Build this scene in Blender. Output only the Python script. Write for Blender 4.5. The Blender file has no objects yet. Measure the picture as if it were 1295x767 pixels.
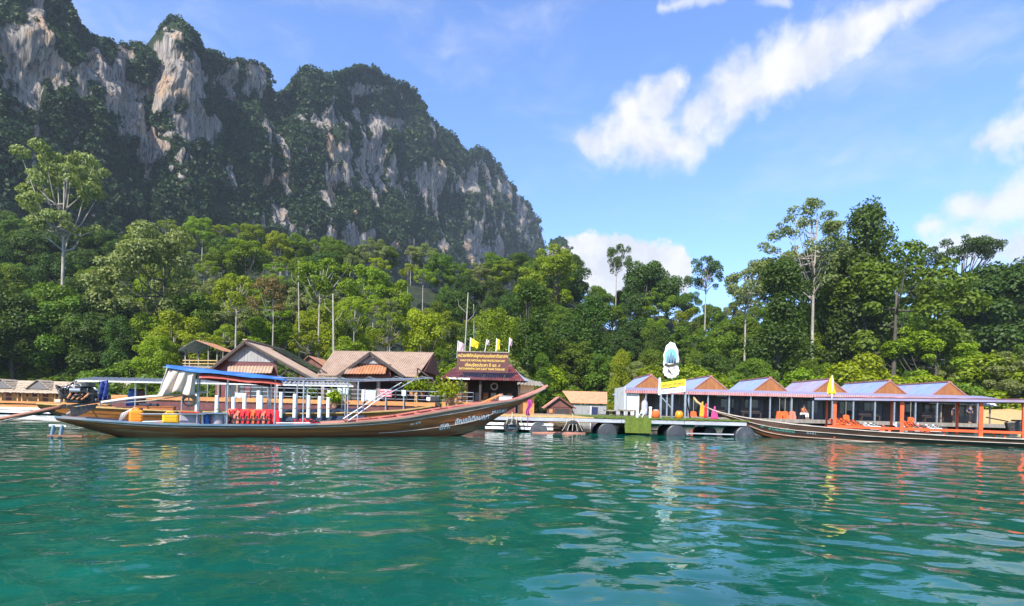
import bpy, math, random
import numpy as np
from mathutils import Vector, Matrix, Euler
R = math.radians

# ---------------------------------------------------------------- camera, sky, sun, exposure
scene = bpy.context.scene
col = scene.collection
F, CX, CY, EYE, ROLL = 700.0, 647.5, 518.0, 1.0, R(1.4)
cr, sr = math.cos(ROLL), math.sin(ROLL)
cam_data = bpy.data.cameras.new('camera')
cam = bpy.data.objects.new('camera', cam_data); col.objects.link(cam)
cam_data.sensor_width = 36; cam_data.sensor_fit = 'HORIZONTAL'
cam_data.lens = 36 * F / 1295; cam_data.shift_y = (CY - 383.5) / 1295
cam_data.clip_start = .1; cam_data.clip_end = 6000
cam.matrix_world = Matrix(((cr, -sr, 0, 0), (0, 0, -1, 0), (sr, cr, 0, EYE), (0, 0, 0, 1)))
scene.camera = cam

SUN_EL = R(41)
sun_h = Vector((-.40, -.917, 0)).normalized()              # horizontal direction towards the sun
to_sun = Vector((sun_h.x * math.cos(SUN_EL), sun_h.y * math.cos(SUN_EL), math.sin(SUN_EL)))
sl = bpy.data.lights.new('sun', 'SUN'); sl.energy = 5.0; sl.angle = R(.5); sl.color = (1, .94, .84)
sun = bpy.data.objects.new('sun', sl); col.objects.link(sun)
sun.rotation_euler = to_sun.to_track_quat('Z', 'Y').to_euler()

scene.view_settings.view_transform = 'Standard'; scene.view_settings.look = 'None'
scene.view_settings.exposure = .86; scene.view_settings.gamma = 1
scene.view_settings.use_curve_mapping = False
cy = scene.cycles
cy.use_denoising = True
try: cy.denoiser = 'OPENIMAGEDENOISE'
except Exception: pass
cy.max_bounces = 6; cy.diffuse_bounces = 3; cy.glossy_bounces = 3; cy.transmission_bounces = 3
cy.volume_bounces = 1; cy.transparent_max_bounces = 6
cy.caustics_reflective = False; cy.caustics_refractive = False
cy.sample_clamp_indirect = 6

def ray(px, py):
    xl, yl = (px - CX) / F, (CY - py) / F
    return Vector((xl * cr - yl * sr, 1, xl * sr + yl * cr))
def at(px, py, Y):                                        # photo pixel + distance -> world point
    r = ray(px, py); return Vector((r.x * Y, Y, EYE + r.z * Y))
def PX(px, Y): return ray(px, CY).x * Y                   # world x of a photo column near eye level
def PZ(px, py, Y): return at(px, py, Y).z

# ---- node helper
class NT:
    def __init__(s, tree): s.t = tree; s.n = tree.nodes; s.l = tree.links
    def new(s, typ, **kw):
        n = s.n.new(typ)
        for k, v in kw.items(): setattr(n, k, v)
        return n
    def put(s, sock, val):
        if val is None: return
        if isinstance(val, bpy.types.NodeSocket): s.l.new(val, sock)
        else: sock.default_value = val
    def math(s, op, a, b=None, c=None, clamp=False):
        n = s.new('ShaderNodeMath', operation=op, use_clamp=clamp)
        for i, v in enumerate((a, b, c)):
            if v is not None: s.put(n.inputs[i], v)
        return n.outputs[0]
    def vec(s, op, a, b=None, scale=None):
        n = s.new('ShaderNodeVectorMath', operation=op)
        s.put(n.inputs[0], a)
        if b is not None: s.put(n.inputs[1], b)
        if scale is not None: s.put(n.inputs['Scale'], scale)
        return n.outputs['Value'] if op in ('DOT_PRODUCT', 'LENGTH', 'DISTANCE') else n.outputs[0]
    def noise(s, vec, scale, detail=4, rough=.55, dist=0):
        n = s.new('ShaderNodeTexNoise')
        if vec is not None: s.put(n.inputs['Vector'], vec)
        s.put(n.inputs['Scale'], scale); s.put(n.inputs['Detail'], detail)
        s.put(n.inputs['Roughness'], rough); s.put(n.inputs['Distortion'], dist)
        return n.outputs[0]
    def mix(s, fac, a, b, blend='MIX'):
        n = s.new('ShaderNodeMix', data_type='RGBA', blend_type=blend)
        s.put(n.inputs[0], fac); s.put(n.inputs[6], a); s.put(n.inputs[7], b)
        return n.outputs[2]
    def ramp(s, fac, lo, hi):                             # smooth step
        n = s.new('ShaderNodeMapRange', interpolation_type='SMOOTHSTEP')
        s.put(n.inputs[0], fac); s.put(n.inputs[1], lo); s.put(n.inputs[2], hi)
        return n.outputs[0]
def c4(c): return (c[0], c[1], c[2], 1.0)

# ---- world: Nishita sky with cumulus and streak clouds placed by azimuth / elevation
world = bpy.data.worlds.new('World'); scene.world = world; world.use_nodes = True
W = NT(world.node_tree); W.n.clear()
sky = W.new('ShaderNodeTexSky', sky_type='NISHITA')
sky.sun_disc = False; sky.sun_elevation = SUN_EL
sky.sun_rotation = math.atan2(sun_h.x, sun_h.y)
sky.altitude = 100; sky.air_density = 1.0; sky.dust_density = .35; sky.ozone_density = 1.6
tc = W.new('ShaderNodeTexCoord')
sep = W.new('ShaderNodeSeparateXYZ'); W.l.new(tc.outputs['Generated'], sep.inputs[0])
az = W.math('ARCTAN2', sep.outputs[0], sep.outputs[1])
el = W.math('ARCSINE', sep.outputs[2])
cmb = W.new('ShaderNodeCombineXYZ'); W.put(cmb.inputs[0], az); W.put(cmb.inputs[1], el)
P = cmb.outputs[0]
wn = W.new('ShaderNodeTexNoise'); W.put(wn.inputs['Vector'], P); W.put(wn.inputs['Scale'], 9.0); W.put(wn.inputs['Detail'], 5.0)
Pw = W.vec('ADD', P, W.vec('SCALE', W.vec('SUBTRACT', wn.outputs['Color'], (.5, .5, .5)), scale=.075))
def azel(px, py):
    r = ray(px, py).normalized(); return (math.atan2(r.x, r.y), math.asin(r.z), 0)
def capsule(a, b, ra, rb):
    A, B = Vector(azel(*a)), Vector(azel(*b)); AB = B - A
    ra, rb = ra / F, rb / F
    pa = W.vec('SUBTRACT', Pw, tuple(A))
    t = W.math('DIVIDE', W.vec('DOT_PRODUCT', pa, tuple(AB)), max(AB.length_squared, 1e-9), clamp=True)
    d = W.vec('LENGTH', W.vec('SUBTRACT', pa, W.vec('SCALE', tuple(AB), scale=t)))
    r = W.math('MULTIPLY_ADD', t, rb - ra, ra)
    return W.math('SUBTRACT', 1.0, W.math('DIVIDE', d, r))
def union(caps):
    f = None
    for cpt in caps:
        v = capsule(*cpt)
        f = v if f is None else W.math('MAXIMUM', f, v)
    return f
nfine = W.noise(P, 26.0, 8, .62)
nmid = W.noise(P, 8.0, 6, .6)
def soft(f, lo, hi, k=1.4, k2=.8):
    g = W.math('ADD', f, W.math('ADD', W.math('MULTIPLY', W.math('SUBTRACT', nfine, .5), k), W.math('MULTIPLY', W.math('SUBTRACT', nmid, .5), k2)))
    return W.ramp(g, lo, hi)
big = soft(union([((738, 178), (800, 165), 17, 34), ((800, 165), (862, 176), 36, 30), ((800, 140), (860, 104), 28, 16),
                  ((855, 172), (930, 120), 30, 36), ((930, 120), (1010, 74), 36, 32), ((1010, 74), (1085, 40), 32, 26),
                  ((1085, 40), (1180, -10), 24, 14)]), -.28, .85, 1.5, .75)
right = soft(union([((1245, 188), (1330, 160), 20, 44), ((1215, 258), (1330, 240), 20, 34), ((1215, 305), (1420, 300), 24, 50),
                    ((1150, 290), (1190, 280), 10, 16), ((1330, 110), (1500, 60), 30, 50)]), -.05, .95, 1.9, 1.1)
cumulus = soft(union([((705, 322), (745, 318), 26, 34), ((745, 322), (800, 330), 36, 32), ((800, 328), (845, 332), 28, 24),
                      ((700, 352), (850, 352), 30, 26)]), .0, .34, 1.5, .8)
topc = soft(union([((840, -4), (900, -2), 9, 11), ((940, 0), (1000, -4), 8, 11)]), .1, 1.0, 1.4, .8)
# thin veil and scattered fair weather clouds over the rest of the sky
veil_n = W.noise(W.vec('MULTIPLY', Pw, (1.6, 4.2, 1)), 1.5, 7, .62)
veil = W.math('MULTIPLY', W.ramp(veil_n, .46, .82), .55)
side = W.math('GREATER_THAN', W.math('ABSOLUTE', az), 1.0)
scat = W.math('MULTIPLY', W.ramp(W.noise(Pw, 4.0, 7, .6), .56, .70), side)
cloud = W.math('MAXIMUM', W.math('MAXIMUM', W.math('MAXIMUM', big, W.math('MULTIPLY', right, .9)), W.math('MAXIMUM', cumulus, W.math('MULTIPLY', topc, .7))), W.math('MAXIMUM', veil, scat))
low = W.math('SUBTRACT', 1.0, W.math('GREATER_THAN', 0.0, sep.outputs[2]))
cloud = W.math('MULTIPLY', cloud, low)
shade = W.mix(W.ramp(W.noise(Pw, 13.0, 6, .6), .36, .62), (2.95, 3.1, 3.45, 1), (3.8, 3.8, 3.85, 1))
skyc = W.mix(1.0, sky.outputs[0], (.74, .91, 1.24, 1), 'MULTIPLY')
fin = W.mix(cloud, skyc, shade)
bg = W.new('ShaderNodeBackground'); W.put(bg.inputs[0], fin); W.put(bg.inputs[1], .15)
wo = W.new('ShaderNodeOutputWorld'); W.l.new(bg.outputs[0], wo.inputs[0])

# ---------------------------------------------------------------- materials
MATS = {}
def M(name, c1, c2=None, rough=.6, scale=6, stretch=(1, 1, 1), bump=.0, metal=0, amt=None, dirt=None, spec=.5, bscale=None):
    if name in MATS: return MATS[name]
    m = bpy.data.materials.new(name); m.use_nodes = True; T = NT(m.node_tree)
    b = T.n['Principled BSDF']
    tcn = T.new('ShaderNodeTexCoord'); v = T.vec('MULTIPLY', tcn.outputs['Object'], stretch)
    c2 = c2 or tuple(x * .72 for x in c1)
    n = T.noise(v, scale, 6, .62)
    colr = T.mix(T.ramp(n, .32, .68), c4(c1), c4(c2))
    if dirt:                                              # blotchy wear with its own shape
        n2 = T.noise(v, scale * .37, 7, .7, .6)
        colr = T.mix(T.math('MULTIPLY', T.ramp(n2, .5, .68), .8), colr, c4(dirt))
    T.put(b.inputs['Base Color'], colr)
    T.put(b.inputs['Roughness'], T.math('ADD', rough - .12, T.math('MULTIPLY', n, .24)))
    b.inputs['Metallic'].default_value = metal
    b.inputs['Specular IOR Level'].default_value = spec
    if bump:
        bn = T.new('ShaderNodeBump'); bn.inputs['Strength'].default_value = bump; bn.inputs['Distance'].default_value = .03
        T.put(bn.inputs['Height'], T.noise(v, bscale or scale * 3, 4, .6)); T.l.new(bn.outputs[0], b.inputs['Normal'])
    MATS[name] = m; return m

def leaf_mat(name, dark, light, trans=.38, hue=.03, var=.35):
    m = bpy.data.materials.new(name); m.use_nodes = True; T = NT(m.node_tree); T.n.clear()
    g = T.new('ShaderNodeNewGeometry'); oi = T.new('ShaderNodeObjectInfo')
    tcn = T.new('ShaderNodeTexCoord')
    n = T.noise(tcn.outputs['Object'], .45, 3)
    f = T.math('ADD', T.math('MULTIPLY', g.outputs['Random Per Island'], .6), T.math('MULTIPLY', n, .5))
    c = T.mix(T.math('SUBTRACT', f, .08, clamp=True), c4(dark), c4(light))
    h = T.new('ShaderNodeHueSaturation')
    T.put(h.inputs['Hue'], T.math('ADD', .5 - hue / 2, T.math('MULTIPLY', oi.outputs['Random'], hue)))
    r2 = T.math('FRACT', T.math('MULTIPLY', oi.outputs['Random'], 7.31))
    T.put(h.inputs['Value'], T.math('ADD', 1 - var / 2, T.math('MULTIPLY', r2, var)))
    h.inputs['Saturation'].default_value = 1.05
    T.put(h.inputs['Color'], c)
    d = T.new('ShaderNodeBsdfDiffuse'); T.l.new(h.outputs[0], d.inputs[0])
    t = T.new('ShaderNodeBsdfTranslucent')
    T.put(t.inputs[0], T.mix(1.0, h.outputs[0], (1.25, 1.25, .5, 1), 'MULTIPLY'))
    mx = T.new('ShaderNodeMixShader'); mx.inputs[0].default_value = trans
    T.l.new(d.outputs[0], mx.inputs[1]); T.l.new(t.outputs[0], mx.inputs[2])
    gl = T.new('ShaderNodeBsdfGlossy'); gl.inputs['Roughness'].default_value = .6
    gl.inputs[0].default_value = (.8, .85, .8, 1)
    mx2 = T.new('ShaderNodeMixShader'); mx2.inputs[0].default_value = .025
    T.l.new(mx.outputs[0], mx2.inputs[1]); T.l.new(gl.outputs[0], mx2.inputs[2])
    o = T.new('ShaderNodeOutputMaterial'); T.l.new(mx2.outputs[0], o.inputs[0])
    MATS[name] = m; return m

# ---------------------------------------------------------------- mesh helpers
class MB:
    def __init__(s): s.v = []; s.f = []
    def add(s, vs, fs):
        k = len(s.v); s.v += [tuple(p) for p in vs]; s.f += [tuple(i + k for i in f) for f in fs]; return s
    def box(s, c, d, rot=None):
        c = Vector(c); m = rot.to_matrix() if rot is not None else Matrix.Identity(3)
        vs = [c + m @ Vector((x * d[0] / 2, y * d[1] / 2, z * d[2] / 2)) for x in (-1, 1) for y in (-1, 1) for z in (-1, 1)]
        return s.add(vs, [(0, 1, 3, 2), (4, 6, 7, 5), (0, 4, 5, 1), (2, 3, 7, 6), (0, 2, 6, 4), (1, 5, 7, 3)])
    def bb(s, x0, x1, y0, y1, z0, z1): return s.box(((x0 + x1) / 2, (y0 + y1) / 2, (z0 + z1) / 2), (abs(x1 - x0), abs(y1 - y0), abs(z1 - z0)))
    def beam(s, p, q, w, h=None):
        p, q = Vector(p), Vector(q); h = h or w; d = (q - p)
        if d.length < 1e-6: return s
        d.normalize(); up = Vector((0, 0, 1)) if abs(d.z) < .95 else Vector((0, 1, 0))
        a = d.cross(up).normalized(); b = a.cross(d)
        vs = [e + a * (i * w / 2) + b * (j * h / 2) for e in (p, q) for i in (-1, 1) for j in (-1, 1)]
        return s.add(vs, [(0, 1, 3, 2), (4, 6, 7, 5), (0, 4, 5, 1), (2, 3, 7, 6), (0, 2, 6, 4), (1, 5, 7, 3)])
    def tube(s, pts, r, n=8):
        pts = [Vector(p) for p in pts]; rs = r if isinstance(r, (list, tuple)) else [r] * len(pts)
        vs = []; prev = None
        for i, p in enumerate(pts):
            d = (pts[min(i + 1, len(pts) - 1)] - pts[max(i - 1, 0)]).normalized()
            if prev is None:
                up = Vector((0, 0, 1)) if abs(d.z) < .9 else Vector((1, 0, 0))
                a = d.cross(up).normalized()
            else: a = (prev - d * prev.dot(d)).normalized()
            prev = a; b = d.cross(a)
            for k in range(n):
                t = 2 * math.pi * k / n
                vs.append(p + (a * math.cos(t) + b * math.sin(t)) * rs[i])
        fs = []
        for i in range(len(pts) - 1):
            for k in range(n):
                k2 = (k + 1) % n; fs.append((i * n + k, i * n + k2, (i + 1) * n + k2, (i + 1) * n + k))
        fs.append(tuple(range(n - 1, -1, -1))); e = (len(pts) - 1) * n; fs.append(tuple(range(e, e + n)))
        return s.add(vs, fs)
    def prism(s, poly, ext):
        poly = [Vector(p) for p in poly]; ext = Vector(ext); n = len(poly)
        vs = poly + [p + ext for p in poly]
        fs = [tuple(range(n - 1, -1, -1)), tuple(range(n, 2 * n))] + [(i, (i + 1) % n, n + (i + 1) % n, n + i) for i in range(n)]
        return s.add(vs, fs)
    def lathe(s, prof, c=(0, 0, 0), n=16, axis='Z'):
        c = Vector(c); vs = []
        for r, z in prof:
            for k in range(n):
                t = 2 * math.pi * k / n; x, y = r * math.cos(t), r * math.sin(t)
                p = {'Z': (x, y, z), 'Y': (x, z, y), 'X': (z, x, y)}[axis]
                vs.append(c + Vector(p))
        fs = []
        for i in range(len(prof) - 1):
            for k in range(n):
                k2 = (k + 1) % n; fs.append((i * n + k, i * n + k2, (i + 1) * n + k2, (i + 1) * n + k))
        fs.append(tuple(range(n - 1, -1, -1))); e = (len(prof) - 1) * n; fs.append(tuple(range(e, e + n)))
        return s.add(vs, fs)
    def torus(s, c, R1, r, axis='Y', n=24, m=8, flat=1.0):
        c = Vector(c); vs = []
        for i in range(n):
            t = 2 * math.pi * i / n
            for k in range(m):
                u = 2 * math.pi * k / m; rr = R1 + r * math.cos(u); h = r * flat * math.sin(u)
                x, y = rr * math.cos(t), rr * math.sin(t)
                vs.append(c + Vector({'Z': (x, y, h), 'Y': (x, h, y), 'X': (h, x, y)}[axis]))
        fs = [(i * m + k, ((i + 1) % n) * m + k, ((i + 1) % n) * m + (k + 1) % m, i * m + (k + 1) % m) for i in range(n) for k in range(m)]
        return s.add(vs, fs)
    def grid(s, rows, thick=None):                        # rows: list of equal-length point lists; thick: offset vector or list
        m, n = len(rows), len(rows[0]); vs = [Vector(p) for r in rows for p in r]
        fs = [(i * n + j, i * n + j + 1, (i + 1) * n + j + 1, (i + 1) * n + j) for i in range(m - 1) for j in range(n - 1)]
        if thick is not None:
            k = m * n; th = Vector(thick) if not isinstance(thick, list) else None
            vs += [p + (th if th is not None else Vector(thick[i])) for i, p in enumerate(vs)]
            fs += [tuple(k + a for a in f[::-1]) for f in fs]
            ring = [(0, j) for j in range(n)] + [(i, n - 1) for i in range(1, m)] + [(m - 1, j) for j in range(n - 2, -1, -1)] + [(i, 0) for i in range(m - 2, 0, -1)]
            ids = [a * n + b for a, b in ring]
            for i in range(len(ids)):
                a, b = ids[i], ids[(i + 1) % len(ids)]; fs.append((b, a, a + k, b + k))
        return s.add(vs, fs)
    def slab(s, a, b, c, d, t):
        a, b, c, d = map(Vector, (a, b, c, d)); n = (b - a).cross(d - a).normalized()
        return s.prism([a, b, c, d], n * t)
    def corr(s, a, b, c, d, n=30, amp=.03, t=.012, sub=4):  # corrugated sheet, waves counted along a->b (ridge) and d->c (eave)
        a, b, c, d = map(Vector, (a, b, c, d)); nor = (b - a).cross(d - a).normalized()
        rows = [[], []]
        for i in range(n * sub + 1):
            u = i / (n * sub); o = nor * amp * math.sin(2 * math.pi * i / sub + .4)
            rows[0].append(a.lerp(b, u) + o); rows[1].append(d.lerp(c, u) + o)
        return s.grid(rows, nor * t)
    def build(s, name, mat, parent=None, origin=(0, 0, 0), smooth=False, bevel=0, **props):
        o = Vector(origin); me = bpy.data.meshes.new(name)
        me.from_pydata([(p[0] - o[0], p[1] - o[1], p[2] - o[2]) for p in s.v], [], s.f)
        if mat is not None: me.materials.append(MATS[mat] if isinstance(mat, str) else mat)
        if smooth: me.polygons.foreach_set('use_smooth', [True] * len(me.polygons))
        ob = bpy.data.objects.new(name, me); col.objects.link(ob)
        if parent is not None: ob.parent = parent
        else: ob.location = o
        if bevel:
            b = ob.modifiers.new('bevel', 'BEVEL'); b.width = bevel; b.segments = 2; b.limit_method = 'ANGLE'
        for k, v in props.items(): ob[k] = v
        return ob

def thing(name, label, cat, loc=(0, 0, 0), rz=0, group=None):
    o = bpy.data.objects.new(name, None); col.objects.link(o); o.empty_display_size = .2
    o.location = loc; o.rotation_euler = (0, 0, rz); o['label'] = label; o['category'] = cat
    if group: o['group'] = group
    return o
def tag(o, label, cat, group=None):
    o['label'] = label; o['category'] = cat
    if group: o['group'] = group
    return o
CHILD = {}
def kids(o): return [x for x in col.objects if x.parent == o]
def copy_tree(o, tree=None):                              # thing + parts + sub-parts
    def rec(x, par):
        c = x.copy(); col.objects.link(c); c.parent = par
        for ch in (CHILD.get(x.name) or []): rec(ch, c)
        return c
    return rec(o, None)
def remember(o):                                          # cache the children of a prototype before copying
    CHILD[o.name] = [x for x in col.objects if x.parent == o]
    for ch in CHILD[o.name]: remember(ch)
    return o

def mesh_np(name, V, Fc, mat, smooth=False):
    me = bpy.data.meshes.new(name); V = np.asarray(V, dtype=np.float32); Fc = np.asarray(Fc, dtype=np.int32)
    me.vertices.add(len(V)); me.vertices.foreach_set('co', V.ravel())
    k = Fc.shape[1]; me.loops.add(Fc.size); me.loops.foreach_set('vertex_index', Fc.ravel())
    me.polygons.add(len(Fc)); me.polygons.foreach_set('loop_start', np.arange(0, Fc.size, k, dtype=np.int32))
    if smooth: me.polygons.foreach_set('use_smooth', np.ones(len(Fc), dtype=bool))
    me.update(calc_edges=True)
    if mat is not None: me.materials.append(MATS[mat] if isinstance(mat, str) else mat)
    return me
def link(name, me, parent=None, loc=(0, 0, 0), **props):
    o = bpy.data.objects.new(name, me); col.objects.link(o); o.location = loc
    if parent is not None: o.parent = parent
    for k, v in props.items(): o[k] = v
    return o

# value noise on arrays
def hash3(i, j, k):
    h = (i * 374761393 + j * 668265263 + k * 2147483647 + 1013904223).astype(np.int64)
    h = (h ^ (h >> 13)) * 1274126177; h = h & 0x7fffffff
    h = (h ^ (h >> 16)) * 73244475 & 0x7fffffff
    return (h % 100003) / 100003.0
def vnoise(x, y, z):
    x, y, z = np.broadcast_arrays(np.asarray(x, float), np.asarray(y, float), np.asarray(z, float))
    i, j, k = np.floor(x).astype(np.int64), np.floor(y).astype(np.int64), np.floor(z).astype(np.int64)
    f = [a - np.floor(a) for a in (x, y, z)]; f = [a * a * (3 - 2 * a) for a in f]
    r = 0
    for a in (0, 1):
        for b in (0, 1):
            for c in (0, 1):
                w = (f[0] if a else 1 - f[0]) * (f[1] if b else 1 - f[1]) * (f[2] if c else 1 - f[2])
                r = r + w * hash3(i + a, j + b, k + c)
    return r
def fbm(x, y, z, o=5, g=.5):
    s, a, t = 0, 1, 0
    for q in range(o):
        s = s + a * vnoise(x * 2 ** q + 17 * q, y * 2 ** q - 9 * q, z * 2 ** q + 5 * q); t += a; a *= g
    return s / t

def text_mesh(body, size, bold=.0):
    cu = bpy.data.curves.new('lettering', 'FONT'); cu.body = body; cu.size = size; cu.resolution_u = 2; cu.offset = bold
    ob = bpy.data.objects.new('lettering', cu); col.objects.link(ob)
    dg = bpy.context.evaluated_depsgraph_get(); me = ob.evaluated_get(dg).to_mesh()
    V = [tuple(v.co) for v in me.vertices]; Fs = [tuple(p.vertices) for p in me.polygons]
    ob.evaluated_get(dg).to_mesh_clear(); bpy.data.objects.remove(ob); bpy.data.curves.remove(cu)
    return V, Fs
def lettering(name, body, x0, x1, base, height, mapf, mat, parent, bold=.0, **props):
    V, Fs = text_mesh(body, 1.0, bold)
    if not V: return None
    xs = [v[0] for v in V]; ys = [v[1] for v in V]; a, b = min(xs), max(xs); c, d = min(ys), max(ys)
    m = MB(); m.add([mapf(x0 + (v[0] - a) / (b - a) * (x1 - x0), base + (v[1] - c) / (d - c) * height) for v in V], Fs)
    return m.build(name, mat, parent, **props)

# ---------------------------------------------------------------- palette
M('soil', (.06, .055, .03), (.03, .035, .015), .9, 2)
M('bank_sand', (.52, .36, .15), (.40, .27, .10), .9, 3, bump=.3)
M('trunk_pale', (.36, .32, .27), (.20, .18, .15), .85, 2.5, (1, 1, .4), .4)
M('trunk_dark', (.10, .085, .065), (.05, .045, .035), .9, 2.5, (1, 1, .4), .4)
M('wood_weathered', (.28, .24, .20), (.17, .14, .11), .8, 5, (1, 1, .25), .3)
M('wood_red', (.17, .055, .035), (.10, .03, .022), .6, 5, (1, 1, .3), .2)
M('wood_varnish', (.48, .17, .045), (.32, .10, .025), .38, 4, (.25, 1, 1), .1, dirt=(.14, .05, .02))
M('wood_orange', (.55, .24, .07), (.42, .16, .045), .55, 4, (.3, 1, 1), .15)
M('wood_ochre', (.55, .36, .14), (.42, .25, .08), .6, 4, (1, 1, .3), .15)
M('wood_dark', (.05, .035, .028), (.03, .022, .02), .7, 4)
M('maroon', (.14, .035, .03), (.09, .022, .02), .5, 5, dirt=(.17, .07, .06))
M('tin_tan', (.45, .32, .225), (.35, .24, .16), .6, 2.2, (1, 1, 1), dirt=(.32, .22, .15))
M('tin_orange', (.62, .30, .16), (.50, .22, .11), .55, 2, dirt=(.40, .20, .12))
M('tin_rust', (.48, .22, .10), (.32, .13, .06), .7, 2.5, dirt=(.25, .2, .18))
M('tin_grey', (.46, .46, .48), (.33, .33, .35), .4, 2, metal=.35, dirt=(.25, .22, .2))
M('tin_maroon', (.17, .035, .025), (.10, .02, .016), .38, 2.5, dirt=(.28, .12, .12))
M('tile_sky_tint', (.20, .27, .46), (.17, .22, .40), .38, 1.3, dirt=(.26, .24, .34))  # blue sky reflection of the roof slopes painted into the base colour
M('tile_lilac', (.28, .26, .36), (.22, .21, .32), .4, 1.3, dirt=(.24, .17, .20))  # sky reflection tinted into the house roofs; plain lilac on the boat canopy edge
M('tile_pink', (.42, .18, .17), (.30, .12, .12), .5, 2, dirt=(.34, .2, .2))
M('gable_board', (.34, .13, .035), (.25, .09, .025), .65, 3, (1, 1, .4), .15)
M('thatch', (.47, .38, .28), (.31, .24, .17), .95, 9, (1, 1, .25), .6, dirt=(.2, .16, .12))
M('thatch_dark', (.17, .16, .16), (.11, .10, .10), .9, 7)
M('white_wall', (.70, .69, .65), (.58, .57, .54), .7, 2, dirt=(.5, .46, .4))
M('white_paint', (.80, .80, .78), (.68, .68, .66), .5, 5, dirt=(.45, .42, .38))
M('grey_plank', (.34, .33, .32), (.24, .23, .22), .85, 7, (1, 1, .15), .3)
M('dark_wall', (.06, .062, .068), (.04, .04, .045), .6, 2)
M('glass_dark', (.02, .025, .03), (.03, .035, .04), .12, 2)
M('steel', (.42, .44, .46), (.30, .31, .33), .38, 6, metal=.7)
M('steel_dark', (.06, .06, .065), (.03, .03, .032), .42, 9, metal=.5)
M('engine_black', (.022, .022, .024), (.045, .042, .04), .38, 14, metal=.3, dirt=(.09, .07, .055))
M('alu', (.62, .62, .62), (.45, .45, .46), .35, 8, metal=.8)
M('solar', (.012, .014, .022), (.018, .02, .03), .18, 3)
M('black_rubber', (.018, .018, .019), (.03, .03, .03), .75, 6)
M('float_black', (.03, .034, .042), (.05, .055, .065), .5, 3, dirt=(.09, .09, .085))
M('float_grey', (.035, .038, .046), (.025, .028, .034), .5, 3, dirt=(.045, .05, .05))
M('hull_blue', (.08, .17, .25), (.15, .22, .27), .5, 5, (.4, 1, 1), dirt=(.28, .27, .25))
M('hull_brown', (.34, .10, .035), (.15, .045, .02), .55, 6, (.06, 1, 2.2), .12, dirt=(.40, .22, .12))
M('hull_orange', (.52, .15, .04), (.26, .065, .022), .48, 6, (.06, 1, 2.2), .1, dirt=(.16, .05, .025))
M('hull_dark', (.12, .062, .042), (.06, .034, .026), .5, 3, (.35, 1, 1.4), .1, dirt=(.12, .08, .06))
M('hull_bottom', (.32, .085, .035), (.16, .045, .022), .55, 4, (.08, 1, 1.3), dirt=(.36, .20, .10))
M('hull_inner', (.60, .20, .15), (.48, .15, .11), .55, 3, (.4, 1, 1), dirt=(.36, .16, .12))
M('hull_grey', (.40, .30, .22), (.20, .13, .09), .6, 5, (.07, 1, 1.2), dirt=(.34, .20, .12))
M('hull_black', (.065, .045, .04), (.035, .028, .026), .45, 4, (.35, 1, 1), dirt=(.09, .07, .06))
M('rub_strip', (.55, .48, .40), (.38, .30, .24), .6, 5, (.4, 1, 1))
M('letter_white', (.82, .83, .85), (.7, .71, .74), .5, 9)
M('letter_green', (.10, .36, .28), (.07, .28, .22), .5, 9)
M('letter_yellow', (.78, .55, .10), (.68, .45, .07), .5, 9)
M('letter_blue', (.12, .2, .55), (.1, .16, .45), .5, 9)
M('letter_dark', (.06, .05, .03), (.04, .035, .03), .5, 9)
M('tarp_blue', (.045, .17, .46), (.03, .11, .34), .5, 3, bump=.2)
M('tarp_navy', (.022, .038, .075), (.015, .025, .05), .6, 4, bump=.25)
M('tarp_red', (.52, .10, .07), (.40, .07, .05), .6, 3)
M('canvas_cream', (.72, .58, .46), (.62, .48, .36), .85, 2.5, (1, 1, .4), .2)
M('canvas_white', (.76, .73, .68), (.64, .61, .56), .85, 3)
M('plastic_yellow', (.80, .47, .01), (.74, .40, .01), .42, 3)
M('plastic_orange', (.80, .27, .01), (.72, .22, .01), .42, 3)
M('plastic_blue', (.025, .12, .42), (.02, .1, .36), .4, 3)
M('plastic_grey', (.36, .32, .36), (.30, .27, .30), .5, 3)
M('plastic_red', (.62, .07, .03), (.52, .05, .025), .45, 3)
M('vest_red', (.78, .02, .03), (.64, .015, .025), .7, 8, bump=.3)
M('vest_orange', (.80, .13, .02), (.70, .10, .02), .7, 8, bump=.3)
M('vest_coral', (.72, .20, .12), (.62, .15, .09), .7, 8, bump=.3)
M('strap_black', (.015, .015, .016), (.025, .025, .025), .7, 8)
M('paint_orange', (.78, .10, .015), (.66, .075, .012), .45, 4, dirt=(.55, .09, .03))
M('cloth_pink', (.68, .05, .22), (.6, .04, .18), .8, 6)
M('cloth_magenta', (.42, .05, .24), (.34, .04, .2), .8, 6)
M('cloth_orange', (.82, .34, .02), (.75, .28, .02), .8, 6)
M('cloth_yellow', (.82, .66, .02), (.76, .58, .02), .8, 5)
M('cloth_white', (.74, .75, .78), (.64, .65, .68), .85, 4)
M('cloth_paleblue', (.50, .58, .74), (.44, .5, .66), .85, 4)
M('cloth_faded', (.58, .36, .36), (.50, .40, .46), .85, 5)
M('cloth_navy', (.02, .032, .10), (.015, .02, .06), .85, 8)
M('cloth_dark', (.022, .018, .02), (.03, .025, .025), .85, 8)
M('skin', (.36, .20, .13), (.30, .16, .10), .6, 8)
M('hair', (.012, .01, .009), (.02, .016, .014), .6, 20)
M('turf', (.12, .16, .016), (.07, .105, .012), .95, 12, bump=.8, bscale=60)
M('sign_red', (.52, .04, .035), (.45, .03, .03), .6, 5)
M('sign_brown', (.11, .032, .026), (.08, .024, .02), .6, 3)
M('sign_yellow', (.82, .60, .02), (.76, .54, .02), .55, 3)
M('teal_paint', (.12, .45, .52), (.20, .55, .60), .6, 6)
M('plank_grey', (.40, .41, .44), (.30, .31, .33), .7, 4, (.3, 1, 1), .2)
M('log_red', (.36, .16, .10), (.26, .11, .07), .7, 4, (.3, 1, 1), .3)
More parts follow.
